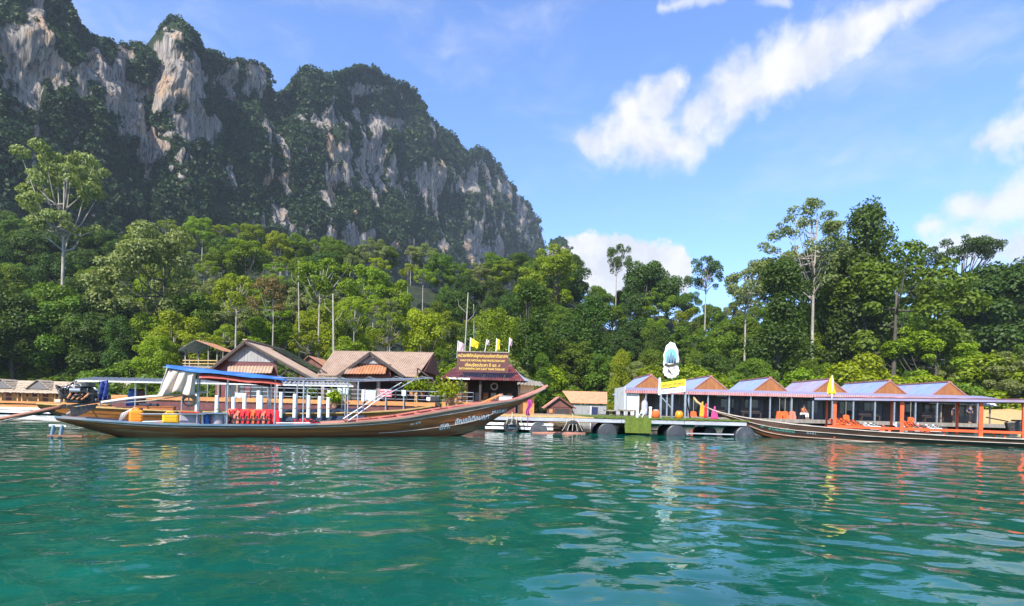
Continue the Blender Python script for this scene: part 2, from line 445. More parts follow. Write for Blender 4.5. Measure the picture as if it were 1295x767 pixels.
M('rope', (.55, .48, .36), (.42, .36, .26), .9, 20)
M('lamp_tube', (.85, .86, .88), (.8, .8, .82), .4, 4)
M('rock_base', (.3, .28, .26))
leaf_mat('leaf_dark', (.030, .062, .008), (.085, .145, .018))
leaf_mat('leaf_mid', (.055, .105, .009), (.165, .245, .020))
leaf_mat('leaf_bright', (.100, .165, .009), (.275, .355, .022))
leaf_mat('leaf_yellow', (.125, .18, .009), (.33, .385, .022))
leaf_mat('leaf_silver', (.10, .135, .030), (.31, .34, .12))
leaf_mat('leaf_brown', (.13, .105, .03), (.30, .23, .08))
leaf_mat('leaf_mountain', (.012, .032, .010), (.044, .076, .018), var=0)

# ---------------------------------------------------------------- water
wm = bpy.data.materials.new('lake_water'); wm.use_nodes = True; T = NT(wm.node_tree); b = T.n['Principled BSDF']
tcn = T.new('ShaderNodeTexCoord'); wv = tcn.outputs['Object']
n1 = T.noise(T.vec('MULTIPLY', wv, (1, .6, 1)), .9, 5, .6)
T.put(b.inputs['Base Color'], T.mix(T.ramp(n1, .3, .7), (.0015, .064, .045, 1), (.003, .094, .064, 1)))
b.inputs['Roughness'].default_value = .03; b.inputs['IOR'].default_value = 1.333
bn = T.new('ShaderNodeBump'); bn.inputs['Strength'].default_value = .5; bn.inputs['Distance'].default_value = .008
h1 = T.noise(T.vec('MULTIPLY', wv, (1, 1.5, 1)), 3.6, 3, .5, .4)
h2 = T.noise(T.vec('MULTIPLY', wv, (1, 1.3, 1)), 9.0, 2, .5)
T.put(bn.inputs['Height'], T.math('ADD', h1, T.math('MULTIPLY', h2, .16)))
T.l.new(bn.outputs[0], b.inputs['Normal'])
rng = np.random.default_rng(5)
ys = [1.0]
while ys[-1] < 120: ys.append(ys[-1] + .016 + .0042 * ys[-1] + (.0004 * ys[-1] ** 2 if ys[-1] > 25 else 0))
ys = np.array(ys)
q = np.concatenate([np.linspace(-1.7, -.96, 40)[:-1], np.linspace(-.96, .96, 540), np.linspace(.96, 1.7, 40)[1:]])
YY, QQ = np.meshgrid(ys, q, indexing='ij'); XX = YY * QQ; ZZ = np.zeros_like(XX)
patch = .45 + 1.1 * fbm(XX * .22, YY * .3, 0 * XX, 3)
for i in range(64):
    lam = .13 * (11.0 ** rng.random()); k = 2 * math.pi / lam
    th = rng.normal(-math.pi / 2 + .25, .75)
    s = .0108
    a = s / k
    ZZ += a * np.sin(k * (XX * math.cos(th) + YY * math.sin(th)) + rng.random() * 6.28) * np.clip((lam / (.016 + .0042 * YY) - 3) / 4, 0, 1)
edge = np.clip((YY - 1.0) / .3, 0, 1) * np.clip((1.7 - np.abs(QQ)) / .1, 0, 1) * np.clip((115 - YY) / 30, 0, 1)
ZZ *= patch * edge
V = np.stack([XX, YY, ZZ], -1).reshape(-1, 3); m_, n_ = XX.shape
idx = np.arange(m_ * n_).reshape(m_, n_)
Fq = np.stack([idx[:-1, :-1], idx[:-1, 1:], idx[1:, 1:], idx[1:, :-1]], -1).reshape(-1, 4)
y0, y1 = ys[0], ys[-1]
ex = np.array([(-1.7 * y0, y0, 0), (1.7 * y0, y0, 0), (1.7 * y1, y1, 0), (-1.7 * y1, y1, 0),
               (-700, -300, 0), (700, -300, 0), (700, y1, 0), (-700, y1, 0), (-700, 300, 0), (700, 300, 0), (-1.7 * y0, -300, 0), (1.7 * y0, -300, 0), (-700, -90, 0), (1.7 * y0, -150, 0)])
k0 = len(V); V = np.concatenate([V, ex])
Fx = np.array([(4, 10, 0, 3), (4, 3, 7, 12), (11, 5, 6, 2), (11, 2, 1, 13), (10, 11, 1, 0), (7, 6, 9, 8)]) + k0
quads = [f for f in Fx if len(set(f)) == 4]
Fq = np.concatenate([Fq, np.array(quads)])
wmesh = mesh_np('lake', V, Fq, wm, True)
link('lake', wmesh, kind='structure', label='calm teal green lake water with ripples')

# ---------------------------------------------------------------- terrain
TOP = [(-700, 240), (-200, 235), (0, 258), (40, 268), (75, 285), (120, 284), (160, 284), (200, 274), (240, 278), (290, 272), (330, 288), (380, 297), (420, 297),
       (460, 294), (500, 300), (540, 312), (580, 326), (620, 318), (650, 316), (690, 320), (722, 314), (745, 348), (775, 366), (800, 350), (830, 342),
       (862, 354), (885, 374), (912, 380), (945, 366), (975, 340), (1000, 330), (1050, 322), (1100, 318), (1130, 330), (1160, 346), (1200, 356), (1245, 350), (1295, 332), (1600, 320), (2200, 380)]
FRONT = [(-700, 400), (0, 408), (150, 425), (300, 438), (500, 440), (700, 452), (850, 455), (1000, 470), (1180, 476), (1295, 470), (2200, 470)]
def tl(px, tab): return np.interp(px, [a for a, _ in tab], [b for _, b in tab])
Y0T, Y1T = 84.0, 190.0
def topz(px, Y):                                          # height of the canopy over a column at a distance
    r = np.clip((Y - Y0T) / (Y1T - Y0T), 0, 1) ** .8
    py = tl(px, FRONT) * (1 - r) + tl(px, TOP) * r
    xl = (px - CX) / F; yl = (CY - py) / F
    return EYE + (xl * sr + yl * cr) * Y
def shore(px): return 79 + 20 * np.clip((190 - px) / 80, 0, 1) + 3 * np.sin(px * .02)
def ground_z(px, Y):
    z = topz(px, np.clip(Y, Y0T, Y1T)) - 15.0
    z = np.maximum(z, .5)
    ramp = np.clip((Y - shore(px)) / 14, -.2, 1)
    z = np.where(ramp < 1, .3 + (z - .3) * np.maximum(ramp, 0) ** 1.2 + np.minimum(ramp, 0) * 8, z)
    back = np.clip((Y - Y1T) / 90, 0, 1); return z * (1 - back) + 6 * back
tp = np.linspace(-700, 2100, 220); ty = np.concatenate([np.linspace(74, 130, 50), np.linspace(133, 300, 60), np.array([330, 400, 600, 1000, 1800, 3500])])
TY, TP = np.meshgrid(ty, tp, indexing='ij'); TX = (TP - CX) / F * TY
TZ = ground_z(TP, TY) + (fbm(TX * .12, TY * .12, 0 * TX, 4) - .5) * 2.5 * np.clip((TY - shore(TP)) / 10, 0, 1)
idx = np.arange(TX.size).reshape(TX.shape)
Fq = np.stack([idx[:-1, :-1], idx[:-1, 1:], idx[1:, 1:], idx[1:, :-1]], -1).reshape(-1, 4)
hm = bpy.data.materials.new('forest_floor'); hm.use_nodes = True; T = NT(hm.node_tree); b = T.n['Principled BSDF']
tcn = T.new('ShaderNodeTexCoord'); pos = tcn.outputs['Object']
sp = T.new('ShaderNodeSeparateXYZ'); T.l.new(pos, sp.inputs[0])
gcol = T.mix(T.ramp(T.noise(pos, .5, 6), .35, .65), (.008, .014, .004, 1), (.02, .03, .008, 1))
gcol = T.mix(T.ramp(sp.outputs[2], 1.6, .7), gcol, T.mix(T.noise(pos, 1.5, 5), (.40, .27, .10, 1), (.55, .38, .15, 1)))
T.put(b.inputs['Base Color'], gcol); b.inputs['Roughness'].default_value = .95
link('hillside', mesh_np('hillside', np.stack([TX, TY, TZ], -1).reshape(-1, 3), Fq, hm, True), kind='structure', label='forested shore slope rising from the lake')

# ---------------------------------------------------------------- limestone mountain
RID = [(-1400, 330), (-900, 160), (-500, -40), (-200, -90), (-60, -70), (20, -55), (62, -30), (85, 0), (93, 23), (109, 43), (123, 52), (140, 56), (161, 59), (172, 56), (186, 66), (197, 70), (198.5, 43), (206, 31),
       (218, 25), (229, 29), (239, 37), (244, 52), (258, 69), (270, 67), (287, 79), (301, 76), (315, 80), (333, 85), (342, 97), (345, 112), (349, 122), (357, 118), (366, 114),
       (370, 100), (386, 87), (399, 87), (410, 97), (422, 93), (431, 93), (446, 87), (461, 86), (479, 93), (494, 102), (515, 109), (530, 124), (541, 148), (556, 164), (570, 168), (581, 186),
       (592, 195), (603, 187), (621, 199), (636, 215), (647, 237), (665, 255), (680, 279), (688, 306), (692, 340), (700, 420), (715, 500)]
ROCK = [(10, 75, 60, 50), (55, 105, 50, 45), (80, 150, 40, 36), (120, 95, 40, 28), (150, 130, 45, 26), (155, 165, 30, 20), (205, 105, 30, 32), (240, 100, 34, 26), (280, 115, 34, 22), (330, 108, 16, 26), (245, 160, 34, 20), (195, 188, 18, 16),
        (470, 208, 50, 40), (430, 148, 40, 12), (505, 158, 40, 12), (540, 230, 45, 24), (330, 285, 36, 24), (385, 300, 28, 22), (440, 304, 42, 18), (525, 318, 45, 16), (640, 268, 34, 62), (672, 290, 18, 55), (610, 312, 28, 28),
        (410, 250, 18, 10), (590, 230, 18, 18), (465, 112, 26, 9)]
mp = np.concatenate([np.linspace(-1400, -40, 90)[:-1], np.linspace(-40, 715, 640)])
rid_py = np.interp(mp, [a for a, _ in RID], [b for _, b in RID])
rid_py = rid_py + (fbm(mp * .11, 0 * mp, 0 * mp, 4) - .5) * 7 * (mp > -60) * (mp < 685)
xl = (mp - CX) / F; yl = (CY - rid_py) / F
dx = xl * cr - yl * sr; dz = xl * sr + yl * cr
# ridge stands on a straight line that recedes to the right
Ax, Ay, Dx, Dy = -277., 300., 225., 540.
kk = (Ax - dx * Ay) / (dx * Dy - Dx); Yr = Ay + kk * Dy
Yr = Yr * (1 + (fbm(mp * .012, 0 * mp, 3 + 0 * mp, 3) - .5) * .10)
Zr = EYE + dz * Yr
tt = np.concatenate([np.linspace(0, 1, 190)])
Tm, Pm = np.meshgrid(tt, mp, indexing='ij')
# benches: height fraction against horizontal fraction
prof = np.interp(tt, [0, .12, .26, .34, .52, .60, .80, .88, 1], [0, .10, .17, .33, .50, .66, .76, .92, 1])
Yt = Yr * .82
MY = Yt[None] + (Yr - Yt)[None] * prof[:, None]; MX = dx[None] * MY; MZ = Zr[None] * Tm
rockpy = CY - ((MZ - EYE) / MY - 0) * F                   # where each vertex lies, for the cliff patches
mask = np.zeros_like(MX)
for cx_, cy_, rx, ry in ROCK:
    mask = np.maximum(mask, 1.25 - ((Pm - cx_) / rx) ** 2 * .8 - ((rockpy - 0 + (Pm - CX) * 0.0244 - cy_) / ry) ** 2 * .8)
mask = np.clip(mask, -.9, 1.1)
streak = fbm(MX * .075 + MY * .04, MY * .05, MZ * .014, 5, .6)
blot = fbm(MX * .02, MY * .02, MZ * .022, 5, .6)
fine = fbm(MX * .13 + MY * .05, MY * .09, MZ * .05, 4, .6)
rock = mask * .66 + (streak - .5) * 2.8 + (blot - .5) * 1.5 + (fine - .5) * 2.0
rockm = np.clip((rock - .42) / .22, 0, 1)
# relief along the face normal: ribs on the cliffs, lumps elsewhere
nx, ny = .923, -.385
rel = (fbm(MX * .016, MY * .016, MZ * .012, 5, .55) - .5) * 46 + (streak - .5) * 15 * rockm + (fbm(MX * .11, MY * .11, MZ * .06, 4) - .5) * 9
fade = np.clip((1 - Tm) / .05, 0, 1) * np.clip(Tm / .05, 0, 1)
MX2 = MX + nx * rel * fade; MY2 = MY + ny * rel * fade; MZ2 = MZ + (fbm(MX * .05, MY * .05, MZ * .05, 3) - .5) * 5 * fade
# back side
bx = [MX2[-1] - nx * d for d in (6, 25, 90, 220)]; by = [MY2[-1] - ny * d for d in (6, 25, 90, 220)]; bz = [MZ2[-1] * f for f in (.99, .94, .6, 0)]
MX3 = np.concatenate([MX2, np.array(bx)]); MY3 = np.concatenate([MY2, np.array(by)]); MZ3 = np.concatenate([MZ2, np.array(bz)])
rk3 = np.concatenate([rockm, np.zeros((4, len(mp)))])
idx = np.arange(MX3.size).reshape(MX3.shape)
Fq = np.stack([idx[:-1, :-1], idx[:-1, 1:], idx[1:, 1:], idx[1:, :-1]], -1).reshape(-1, 4)
rm = bpy.data.materials.new('limestone'); rm.use_nodes = True; T = NT(rm.node_tree); b = T.n['Principled BSDF']
tcn = T.new('ShaderNodeTexCoord'); pos = tcn.outputs['Object']
at_ = T.new('ShaderNodeAttribute', attribute_name='rock')
sv = T.vec('MULTIPLY', pos, (1, 1, .16))
s1 = T.noise(sv, .19, 9, .72); s2 = T.noise(pos, .035, 5, .6); s3 = T.noise(T.vec('MULTIPLY', pos, (1, 1, .10)), .62, 6, .72)
rc = T.mix(T.ramp(s1, .36, .64), (.20, .18, .165, 1), (.385, .33, .275, 1))
rc = T.mix(T.math('MULTIPLY', T.ramp(s2, .50, .66), .6), rc, (.50, .29, .13, 1))
rc = T.mix(T.ramp(s3, .47, .60), rc, (.075, .07, .065, 1))
gc = T.mix(T.noise(pos, .12, 6), (.014, .026, .010, 1), (.034, .052, .018, 1))
T.put(b.inputs['Base Color'], T.mix(T.ramp(T.math('ADD', at_.outputs['Fac'], T.math('MULTIPLY', T.math('SUBTRACT', s1, .5), .9)), .35, .65), gc, rc))
b.inputs['Roughness'].default_value = .92; b.inputs['Specular IOR Level'].default_value = .15
bn = T.new('ShaderNodeBump'); bn.inputs['Strength'].default_value = 1.0; bn.inputs['Distance'].default_value = 2.5
T.put(bn.inputs['Height'], T.math('ADD', s1, T.math('MULTIPLY', s3, .6))); T.l.new(bn.outputs[0], b.inputs['Normal'])
mm = mesh_np('limestone_mountain', np.stack([MX3, MY3, MZ3], -1).reshape(-1, 3), Fq, rm, False)
atr = mm.attributes.new('rock', 'FLOAT', 'POINT'); atr.data.foreach_set('value', rk3.ravel().astype(np.float32))
link('limestone_mountain', mm, kind='structure', label='steep limestone mountain with pale cliffs and dark forest')
# trees that cover the mountain, far too many and small to tell apart
rng = np.random.default_rng(11)
VM = np.stack([MX2, MY2, MZ2], -1)
def leaf_quads(C, N, size, rng, asp=.62):
    """rhombic leaves at C with normals N"""
    n = len(C); N = N / np.maximum(np.linalg.norm(N, axis=1, keepdims=True), 1e-6)
    r = rng.normal(size=(n, 3)); a = np.cross(N, r); a /= np.maximum(np.linalg.norm(a, axis=1, keepdims=True), 1e-6)
    bvec = np.cross(N, a); s = (size * (.7 + .6 * rng.random(n)))[:, None]
    V = np.stack([C + a * s, C + bvec * s * asp + N * s * .12, C - a * s, C - bvec * s * asp + N * s * .12], 1).reshape(-1, 3)
    return V, np.arange(4 * n).reshape(n, 4)
nclump = 17000
ii = rng.integers(2, MX2.shape[0], nclump * 3); jj = rng.integers(86, MX2.shape[1] - 8, nclump * 3)
ok = (rng.random(nclump * 3) > rockm[ii, jj] * 1.05)
edge_i = np.full(700, MX2.shape[0] - 1); edge_j = rng.integers(86, MX2.shape[1] - 12, 700)
ii = np.concatenate([ii[ok][:nclump], edge_i]); jj = np.concatenate([jj[ok][:nclump], edge_j])
base = VM[ii, jj]; rad = (1.2 + 1.9 * rng.random(len(base)) ** 1.6) * (base[:, 1] / 420) ** .8
rad[-700:] *= .7
per = 22
d = rng.normal(size=(len(base), per, 3)); d /= np.linalg.norm(d, axis=2, keepdims=True); d[..., 2] = d[..., 2] * .9 + .25
C = base[:, None] + d * rad[:, None, None] * (.75 + .35 * rng.random((len(base), per, 1))) + np.array([.923, -.385, .8]) * (rad * .3)[:, None, None]
Vq, Fq = leaf_quads(C.reshape(-1, 3), (d + rng.normal(size=d.shape) * .45).reshape(-1, 3), np.repeat(rad, per) * .42, rng, .8)
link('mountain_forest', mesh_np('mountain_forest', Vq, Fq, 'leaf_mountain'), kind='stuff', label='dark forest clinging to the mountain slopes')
# far knob beside the mountain's foot
hb = []
for i in range(13):
    row = []
    for j in range(33):
        a = j / 32 * 2 * math.pi; t = (0, .3, .6, .78, .86, .90, .93, .95, .965, .978, .988, .996, 1)[i]
        rr = 13 * (1 - t ** 16) ** .5 + .3 + 6 * (1 - t); h = 190 * t
        nz = float(fbm(np.array([math.cos(a) * 2 + 5]), np.array([math.sin(a) * 2]), np.array([h * .13]), 4)[0])
        row.append((PX(702, 690) + math.cos(a) * rr * (.35 + 1.3 * nz), 690 + math.sin(a) * rr * (.35 + 1.3 * nz), h + 20 + 9 * (nz - .5) * t))
    hb.append(row)
knob = MB().grid(hb).build('rock_knob', rm, None, (PX(702, 690), 690, 0), smooth=False, kind='structure', label='small far rock knob beyond the mountain')
sc_ = (PZ(702, 302, 690)) / 210; knob.scale = (1, 1, sc_)
ka = knob.data.attributes.new('rock', 'FLOAT', 'POINT'); ka.data.foreach_set('value', [.75 if v.co.z < 200 else .3 for v in knob.data.vertices])
rk_ = np.random.default_rng(3); kv = np.array([v.co[:] for v in knob.data.vertices]); kv = kv[kv[:, 2] > 150]
kb = kv[rk_.integers(0, len(kv), 150)] * np.array([1, 1, sc_]); kd = rk_.normal(size=(150, 20, 3)); kd /= np.linalg.norm(kd, axis=2, keepdims=True)
Vq, Fq = leaf_quads((kb[:, None] + kd * 1.7).reshape(-1, 3), kd.reshape(-1, 3), np.full(3000, .9), rk_, .8)
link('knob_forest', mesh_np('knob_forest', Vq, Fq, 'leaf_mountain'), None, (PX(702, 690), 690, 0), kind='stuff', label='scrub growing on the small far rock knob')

# ---------------------------------------------------------------- trees
def crown_mesh(name, puffs, leaf, per, mat, seed, droop=0.0):
    rng = np.random.default_rng(seed); Cs, Ns, Ss = [], [], []
    for (p, r, fl) in puffs:
        n = max(12, int(per * r * r)); d = rng.normal(size=(n, 3)); d /= np.linalg.norm(d, axis=1, keepdims=True)
        d[:, 2] = np.where((d[:, 2] < -.2) & (rng.random(n) < .6), -d[:, 2], d[:, 2])
        k = (.55 + .5 * rng.random(n) ** .7)[:, None]
        off = d * k * r; off[:, 2] *= fl
        off[:, 2] -= droop * r * rng.random(n) ** 2
        Cs.append(np.array(p) + off); Ns.append(d * .9 + np.array([0, 0, .35]) + rng.normal(size=d.shape) * .55); Ss.append(np.full(n, leaf))
    V, Fq = leaf_quads(np.concatenate(Cs), np.concatenate(Ns), np.concatenate(Ss), rng)
    return mesh_np(name, V, Fq, mat)
def limb_mesh(name, H, r0, top, puffs, mat, seed, fork, nl=10):
    rng = random.Random(seed); m = MB()
    pts = []; wob = (rng.uniform(-.4, .4), rng.uniform(-.4, .4))
    for i in range(8):
        t = i / 7; pts.append((math.sin(t * 3) * wob[0], math.sin(t * 2.3) * wob[1], -1.0 + (top + 1.0) * t))
    m.tube(pts, [r0 * (1.25 - .1 * i if i == 0 else 1 - .75 * i / 7) for i in range(8)], 7)
    ps = sorted(puffs, key=lambda q: rng.random())[:nl]
    for (p, r, fl) in ps:
        z0 = min(p[2] - .5, fork + rng.random() * (top - fork) * .8); t = (z0 + 1) / (top + 1)
        a = Vector((math.sin(t * 3) * wob[0], math.sin(t * 2.3) * wob[1], z0)); bq = Vector(p)
        mid = a.lerp(bq, .5) + Vector((0, 0, -.12 * (bq - a).length + rng.uniform(-.3, .3)))
        m.tube([a, mid, bq], [r0 * .36, r0 * .22, r0 * .07], 5)
    me = bpy.data.meshes.new(name); me.from_pydata(m.v, [], m.f); me.materials.append(MATS[mat])
    me.polygons.foreach_set('use_smooth', [True] * len(me.polygons)); return me
def ell_puffs(seed, n, c, rad, r0, r1, fl=.75, shell=.55, lob=.25):
    rng = random.Random(seed); out = []
    lobes = [(rng.uniform(0, 6.28), rng.uniform(-.4, .9), rng.uniform(.0, lob)) for _ in range(5)]
    for _ in range(n):
        a = rng.uniform(0, 6.28); u = rng.uniform(-.75, 1); k = shell + (1 - shell) * rng.random() ** .6
        w = math.sqrt(max(0, 1 - u * u)); g = 1 + sum(l * math.cos(a - la) for la, lu, l in lobes)
        out.append(((c[0] + rad[0] * w * k * math.cos(a) * g, c[1] + rad[1] * w * k * math.sin(a) * g, c[2] + rad[2] * u * k * (.85 + .3 * rng.random())), rng.uniform(r0, r1), fl))
    return out
PROTO = {}
def proto(key, H, puffs, leaf, per, lmat, r0, tmat, fork, top, nl, seed, droop=0):
    leaf *= .56; per *= 2.8; puffs = [(q, r, min(1.25, f * 1.3)) for q, r, f in puffs]
    PROTO[key] = (H, crown_mesh('crown_' + key, puffs, leaf, per, lmat, seed, droop), limb_mesh('trunk_' + key, H, r0, top, puffs, tmat, seed, fork, nl))
def recolor(key, src, lmat):
    H, c, t = PROTO[src]; c2 = c.copy(); c2.materials.clear(); c2.materials.append(MATS[lmat]); PROTO[key] = (H, c2, t)
proto('round_a', 17.5, ell_puffs(1, 46, (0, 0, 10.8), (5.0, 5.0, 6.0), 1.1, 2.0), .36, 62, 'leaf_mid', .32, 'trunk_dark', 4, 13, 14, 1)
proto('round_b', 17.0, ell_puffs(2, 40, (0, 0, 10.2), (5.8, 5.2, 5.8), 1.2, 2.3, .7), .40, 52, 'leaf_dark', .34, 'trunk_dark', 4, 12, 14, 2)
proto('round_c', 16.0, ell_puffs(3, 42, (0, 0, 10.2), (4.3, 4.3, 5.4), .9, 1.7, .7), .32, 72, 'leaf_bright', .25, 'trunk_pale', 4, 12, 14, 3)
proto('round_d', 18.5, ell_puffs(4, 52, (0, 0, 11.8), (5.2, 5.6, 6.2), .8, 1.7, .6, .6, .35), .34, 66, 'leaf_mid', .32, 'trunk_dark', 4, 14, 16, 4)
proto('tall_a', 27.0, ell_puffs(5, 30, (0, 0, 22.5), (5.0, 5.0, 4.2), .8, 1.5, .6, .5, .3), .34, 50, 'leaf_bright', .33, 'trunk_pale', 18, 24, 18, 5)
proto('tall_b', 26.0, ell_puffs(6, 26, (0, 0, 21.5), (3.6, 3.6, 4.4), .8, 1.4, .65), .32, 55, 'leaf_silver', .27, 'trunk_pale', 16, 23, 14, 6)
proto('giant', 38.0, ell_puffs(15, 74, (0, 0, 29.5), (7.0, 7.0, 8.2), .6, 1.35, .6, .45, .3), .33, 48, 'leaf_silver', .36, 'trunk_pale', 20, 35, 40, 15)
lay = []
rl_ = random.Random(33)
for i in range(72):
    z = rl_.choice((16.5, 18.5, 20.5, 22.3, 23.5)) + rl_.uniform(-.4, .4); a = rl_.uniform(0, 6.28); w = rl_.uniform(.5, 1) ** .6 * {16: 3.6, 18: 5.6, 20: 5.4, 22: 4.4, 23: 2.8}.get(int(round(z)) if int(round(z)) in (16, 18, 20, 22, 23) else 20, 5)
    lay.append(((w * math.cos(a), w * math.sin(a), z), rl_.uniform(.8, 1.35), .42))
proto('layered', 25.0, lay, .32, 52, 'leaf_silver', .36, 'trunk_pale', 13, 23, 26, 16)
vp = []
rr_ = random.Random(8)
for i in range(58):
    z = 1 + 18 * rr_.random(); a = rr_.uniform(0, 6.28); w = (2.0 + 1.1 * math.sin(z * .9)) * (1 - .35 * z / 20)
    vp.append(((w * math.cos(a), w * math.sin(a), z), rr_.uniform(.9, 1.5), 1.25))
proto('vine_a', 20.5, vp, .30, 66, 'leaf_mid', .4, 'trunk_dark', 4, 17, 6, 8, .8)
vp2 = [((p[0] * 1.5, p[1] * 1.5, p[2] * .85), r * 1.15, f) for p, r, f in vp[::-1]]
proto('vine_b', 18.0, vp2, .33, 56, 'leaf_bright', .4, 'trunk_dark', 4, 15, 6, 9, .9)
proto('umbrella', 22.0, ell_puffs(10, 40, (0, 0, 19.8), (9, 8, 1.9), .8, 1.5, .5, .2), .34, 46, 'leaf_dark', .45, 'trunk_dark', 11, 18, 26, 10)
proto('shrub_a', 6.0, ell_puffs(11, 26, (0, 0, 2.8), (3.6, 3.4, 2.6), .7, 1.3, .75), .27, 90, 'leaf_bright', .12, 'trunk_dark', .6, 3.5, 10, 11)
proto('shrub_b', 5.0, ell_puffs(12, 24, (0, 0, 2.3), (3.8, 3.2, 2.1), .6, 1.2, .6), .27, 95, 'leaf_mid', .12, 'trunk_dark', .5, 3, 10, 12)
recolor('round_y', 'round_c', 'leaf_yellow'); recolor('round_s', 'round_d', 'leaf_silver'); recolor('round_db', 'round_d', 'leaf_bright'); recolor('round_ad', 'round_a', 'leaf_dark')
recolor('tall_y', 'tall_a', 'leaf_yellow'); recolor('tall_d', 'tall_a', 'leaf_dark'); recolor('tall_br', 'tall_b', 'leaf_brown'); recolor('vine_d', 'vine_a', 'leaf_dark'); recolor('vine_y', 'vine_b', 'leaf_yellow'); recolor('shrub_y', 'shrub_a', 'leaf_yellow'); recolor('tall_s', 'tall_a', 'leaf_silver')
DESC = {'round_a': 'mid green round crowned tree', 'round_b': 'dark green broad crowned tree', 'round_c': 'bright green oval crowned tree', 'round_d': 'mid green lumpy crowned tree', 'round_y': 'yellow green oval crowned tree',
        'round_s': 'silvery green lumpy crowned tree', 'round_db': 'bright green lumpy crowned tree', 'round_ad': 'dark green round crowned tree', 'tall_a': 'tall bright green pale trunked tree', 'tall_y': 'tall yellow green pale trunked tree', 'tall_d': 'tall dark green pale trunked tree',
        'tall_b': 'slim silvery tree with pale bare trunk', 'tall_br': 'slim brownish tree with pale bare trunk', 'tall_s': 'tall silvery tree with pale bare trunk', 'vine_a': 'mid green vine draped tree column', 'vine_b': 'bright green vine draped tree mound', 'vine_d': 'dark green vine draped tree column',
        'vine_y': 'yellow green creeper covered tree mound', 'giant': 'giant pale trunked tree', 'layered': 'layered pale trunked tree', 'umbrella': 'dark flat topped umbrella tree', 'shrub_a': 'bright green leafy shrub', 'shrub_b': 'mid green low shrub', 'shrub_y': 'yellow green leafy shrub'}
def landmark(px):
    for lim, s in ((165, 'the thatched huts'), (290, 'the rusty roofed lookout'), (410, 'the solar panel house'), (550, 'the tan gabled roof'), (690, 'the signboard house'), (775, 'the orange roofed hut'),
                   (940, 'the oval emblem sign'), (1090, 'the gabled raft houses'), (1215, 'the last raft houses')):
        if px < lim: return s
    return 'the sandy bank'
def plant(key, px, Y, ztop=None, py=None, wide=1.0, label=None, name=None, rz=None, lean=(0, 0), tier=''):
    H, cm, tm = PROTO[key]; X = PX(px, Y); zg = float(ground_z(np.array(float(px)), np.array(float(Y))))
    if py is not None: ztop = PZ(px, py, Y)
    if ztop is None: ztop = zg + H
    s = max(.25, (ztop - zg) / H)
    nm = name or ('shrub' if key.startswith('shrub') else 'vine_covered_tree' if key.startswith('vine') else 'forest_tree')
    o = thing(nm, label or f'{DESC[key]} {tier} behind {landmark(px)}'.replace('  ', ' '), 'shrub' if key.startswith('shrub') else 'tree', (X, Y, zg), rz if rz is not None else random.uniform(0, 6.28), 'shrubs along the shore' if key.startswith('shrub') else 'trees of the shore forest')
    sx = min(max(s, .55), 1.35) * wide
    o.scale = (sx, sx, s); o.rotation_euler[0], o.rotation_euler[1] = lean
    link('trunk', tm, o); link('crown', cm, o); return o

random.seed(4)
rows = [87, 97, 109, 123, 140, 162, 188]
for ri, Y in enumerate(rows):
    px = -40 + random.uniform(0, 30); step = 7.3 / Y * F * (.92 if ri < 6 else .8)
    while px < 1335:
        p = px + random.uniform(-.25, .25) * step; Yj = Y + random.uniform(-4, 4)
        if Yj < shore(p) + 2: Yj = shore(p) + 2 + random.uniform(0, 5)
        zt = float(topz(np.array(p), np.array(Yj))); zg = float(ground_z(np.array(p), np.array(Yj)))
        hgt = zt - zg + random.uniform(-3.2, .8) + (random.uniform(0, 3.5) if random.random() < .22 and ri < 6 else 0)
        if p < 170: pool = ['round_b'] * 3 + ['round_ad'] * 3 + ['round_a', 'vine_d', 'round_d']
        elif p < 560: pool = ['round_a', 'round_d', 'round_c', 'round_db', 'round_s', 'tall_a', 'tall_a', 'tall_b', 'tall_b', 'round_y', 'tall_y', 'tall_s', 'round_b', 'vine_a', 'round_c']
        elif 685 < p < 785: pool = ['round_ad', 'vine_d', 'round_b', 'vine_d', 'round_d']
        elif p < 960: pool = ['round_a', 'round_ad', 'round_d', 'vine_a', 'vine_d', 'round_b', 'round_db', 'round_s', 'round_y']
        else: pool = ['round_a', 'round_d', 'round_b', 'round_db', 'vine_b', 'round_ad', 'round_s', 'vine_a', 'round_c']
        key = random.choice(pool)
        if ri == 6 and key.startswith('vine'): key = 'round_a'
        tier = 'on the shore' if ri < 2 else 'low on the slope' if ri < 3 else 'up the slope' if ri < 6 else 'on the skyline'
        plant(key, p, Yj, zg + max(hgt, 5), wide=random.uniform(.95, 1.3), tier=tier)
        px += step * random.uniform(.8, 1.35)
for i in range(16):                                       # fill the upper slope between the silvery tree and the tan roof
    p = 190 + i * 15 + random.uniform(-5, 5); Yj = random.choice((133, 150, 168, 178))
    plant(random.choice(['tall_a', 'tall_b', 'round_c', 'round_a', 'tall_s', 'round_ad']), p, Yj, float(topz(np.array(p), np.array(float(Yj)))) + random.uniform(-2, 1), wide=1.15, tier='high on the slope')
px = -60
while px < 1330:
    if True:
        key = random.choice(['shrub_a', 'shrub_b', 'shrub_b', 'shrub_y' if px > 560 else 'shrub_b']); Yj = float(shore(px)) + random.uniform(2, 8)
        zg = float(ground_z(np.array(px), np.array(Yj)))
        plant(key, px, Yj, zg + random.uniform(4, 7.5), wide=random.uniform(1, 1.4), tier='at the water edge')
    px += random.uniform(16, 34)
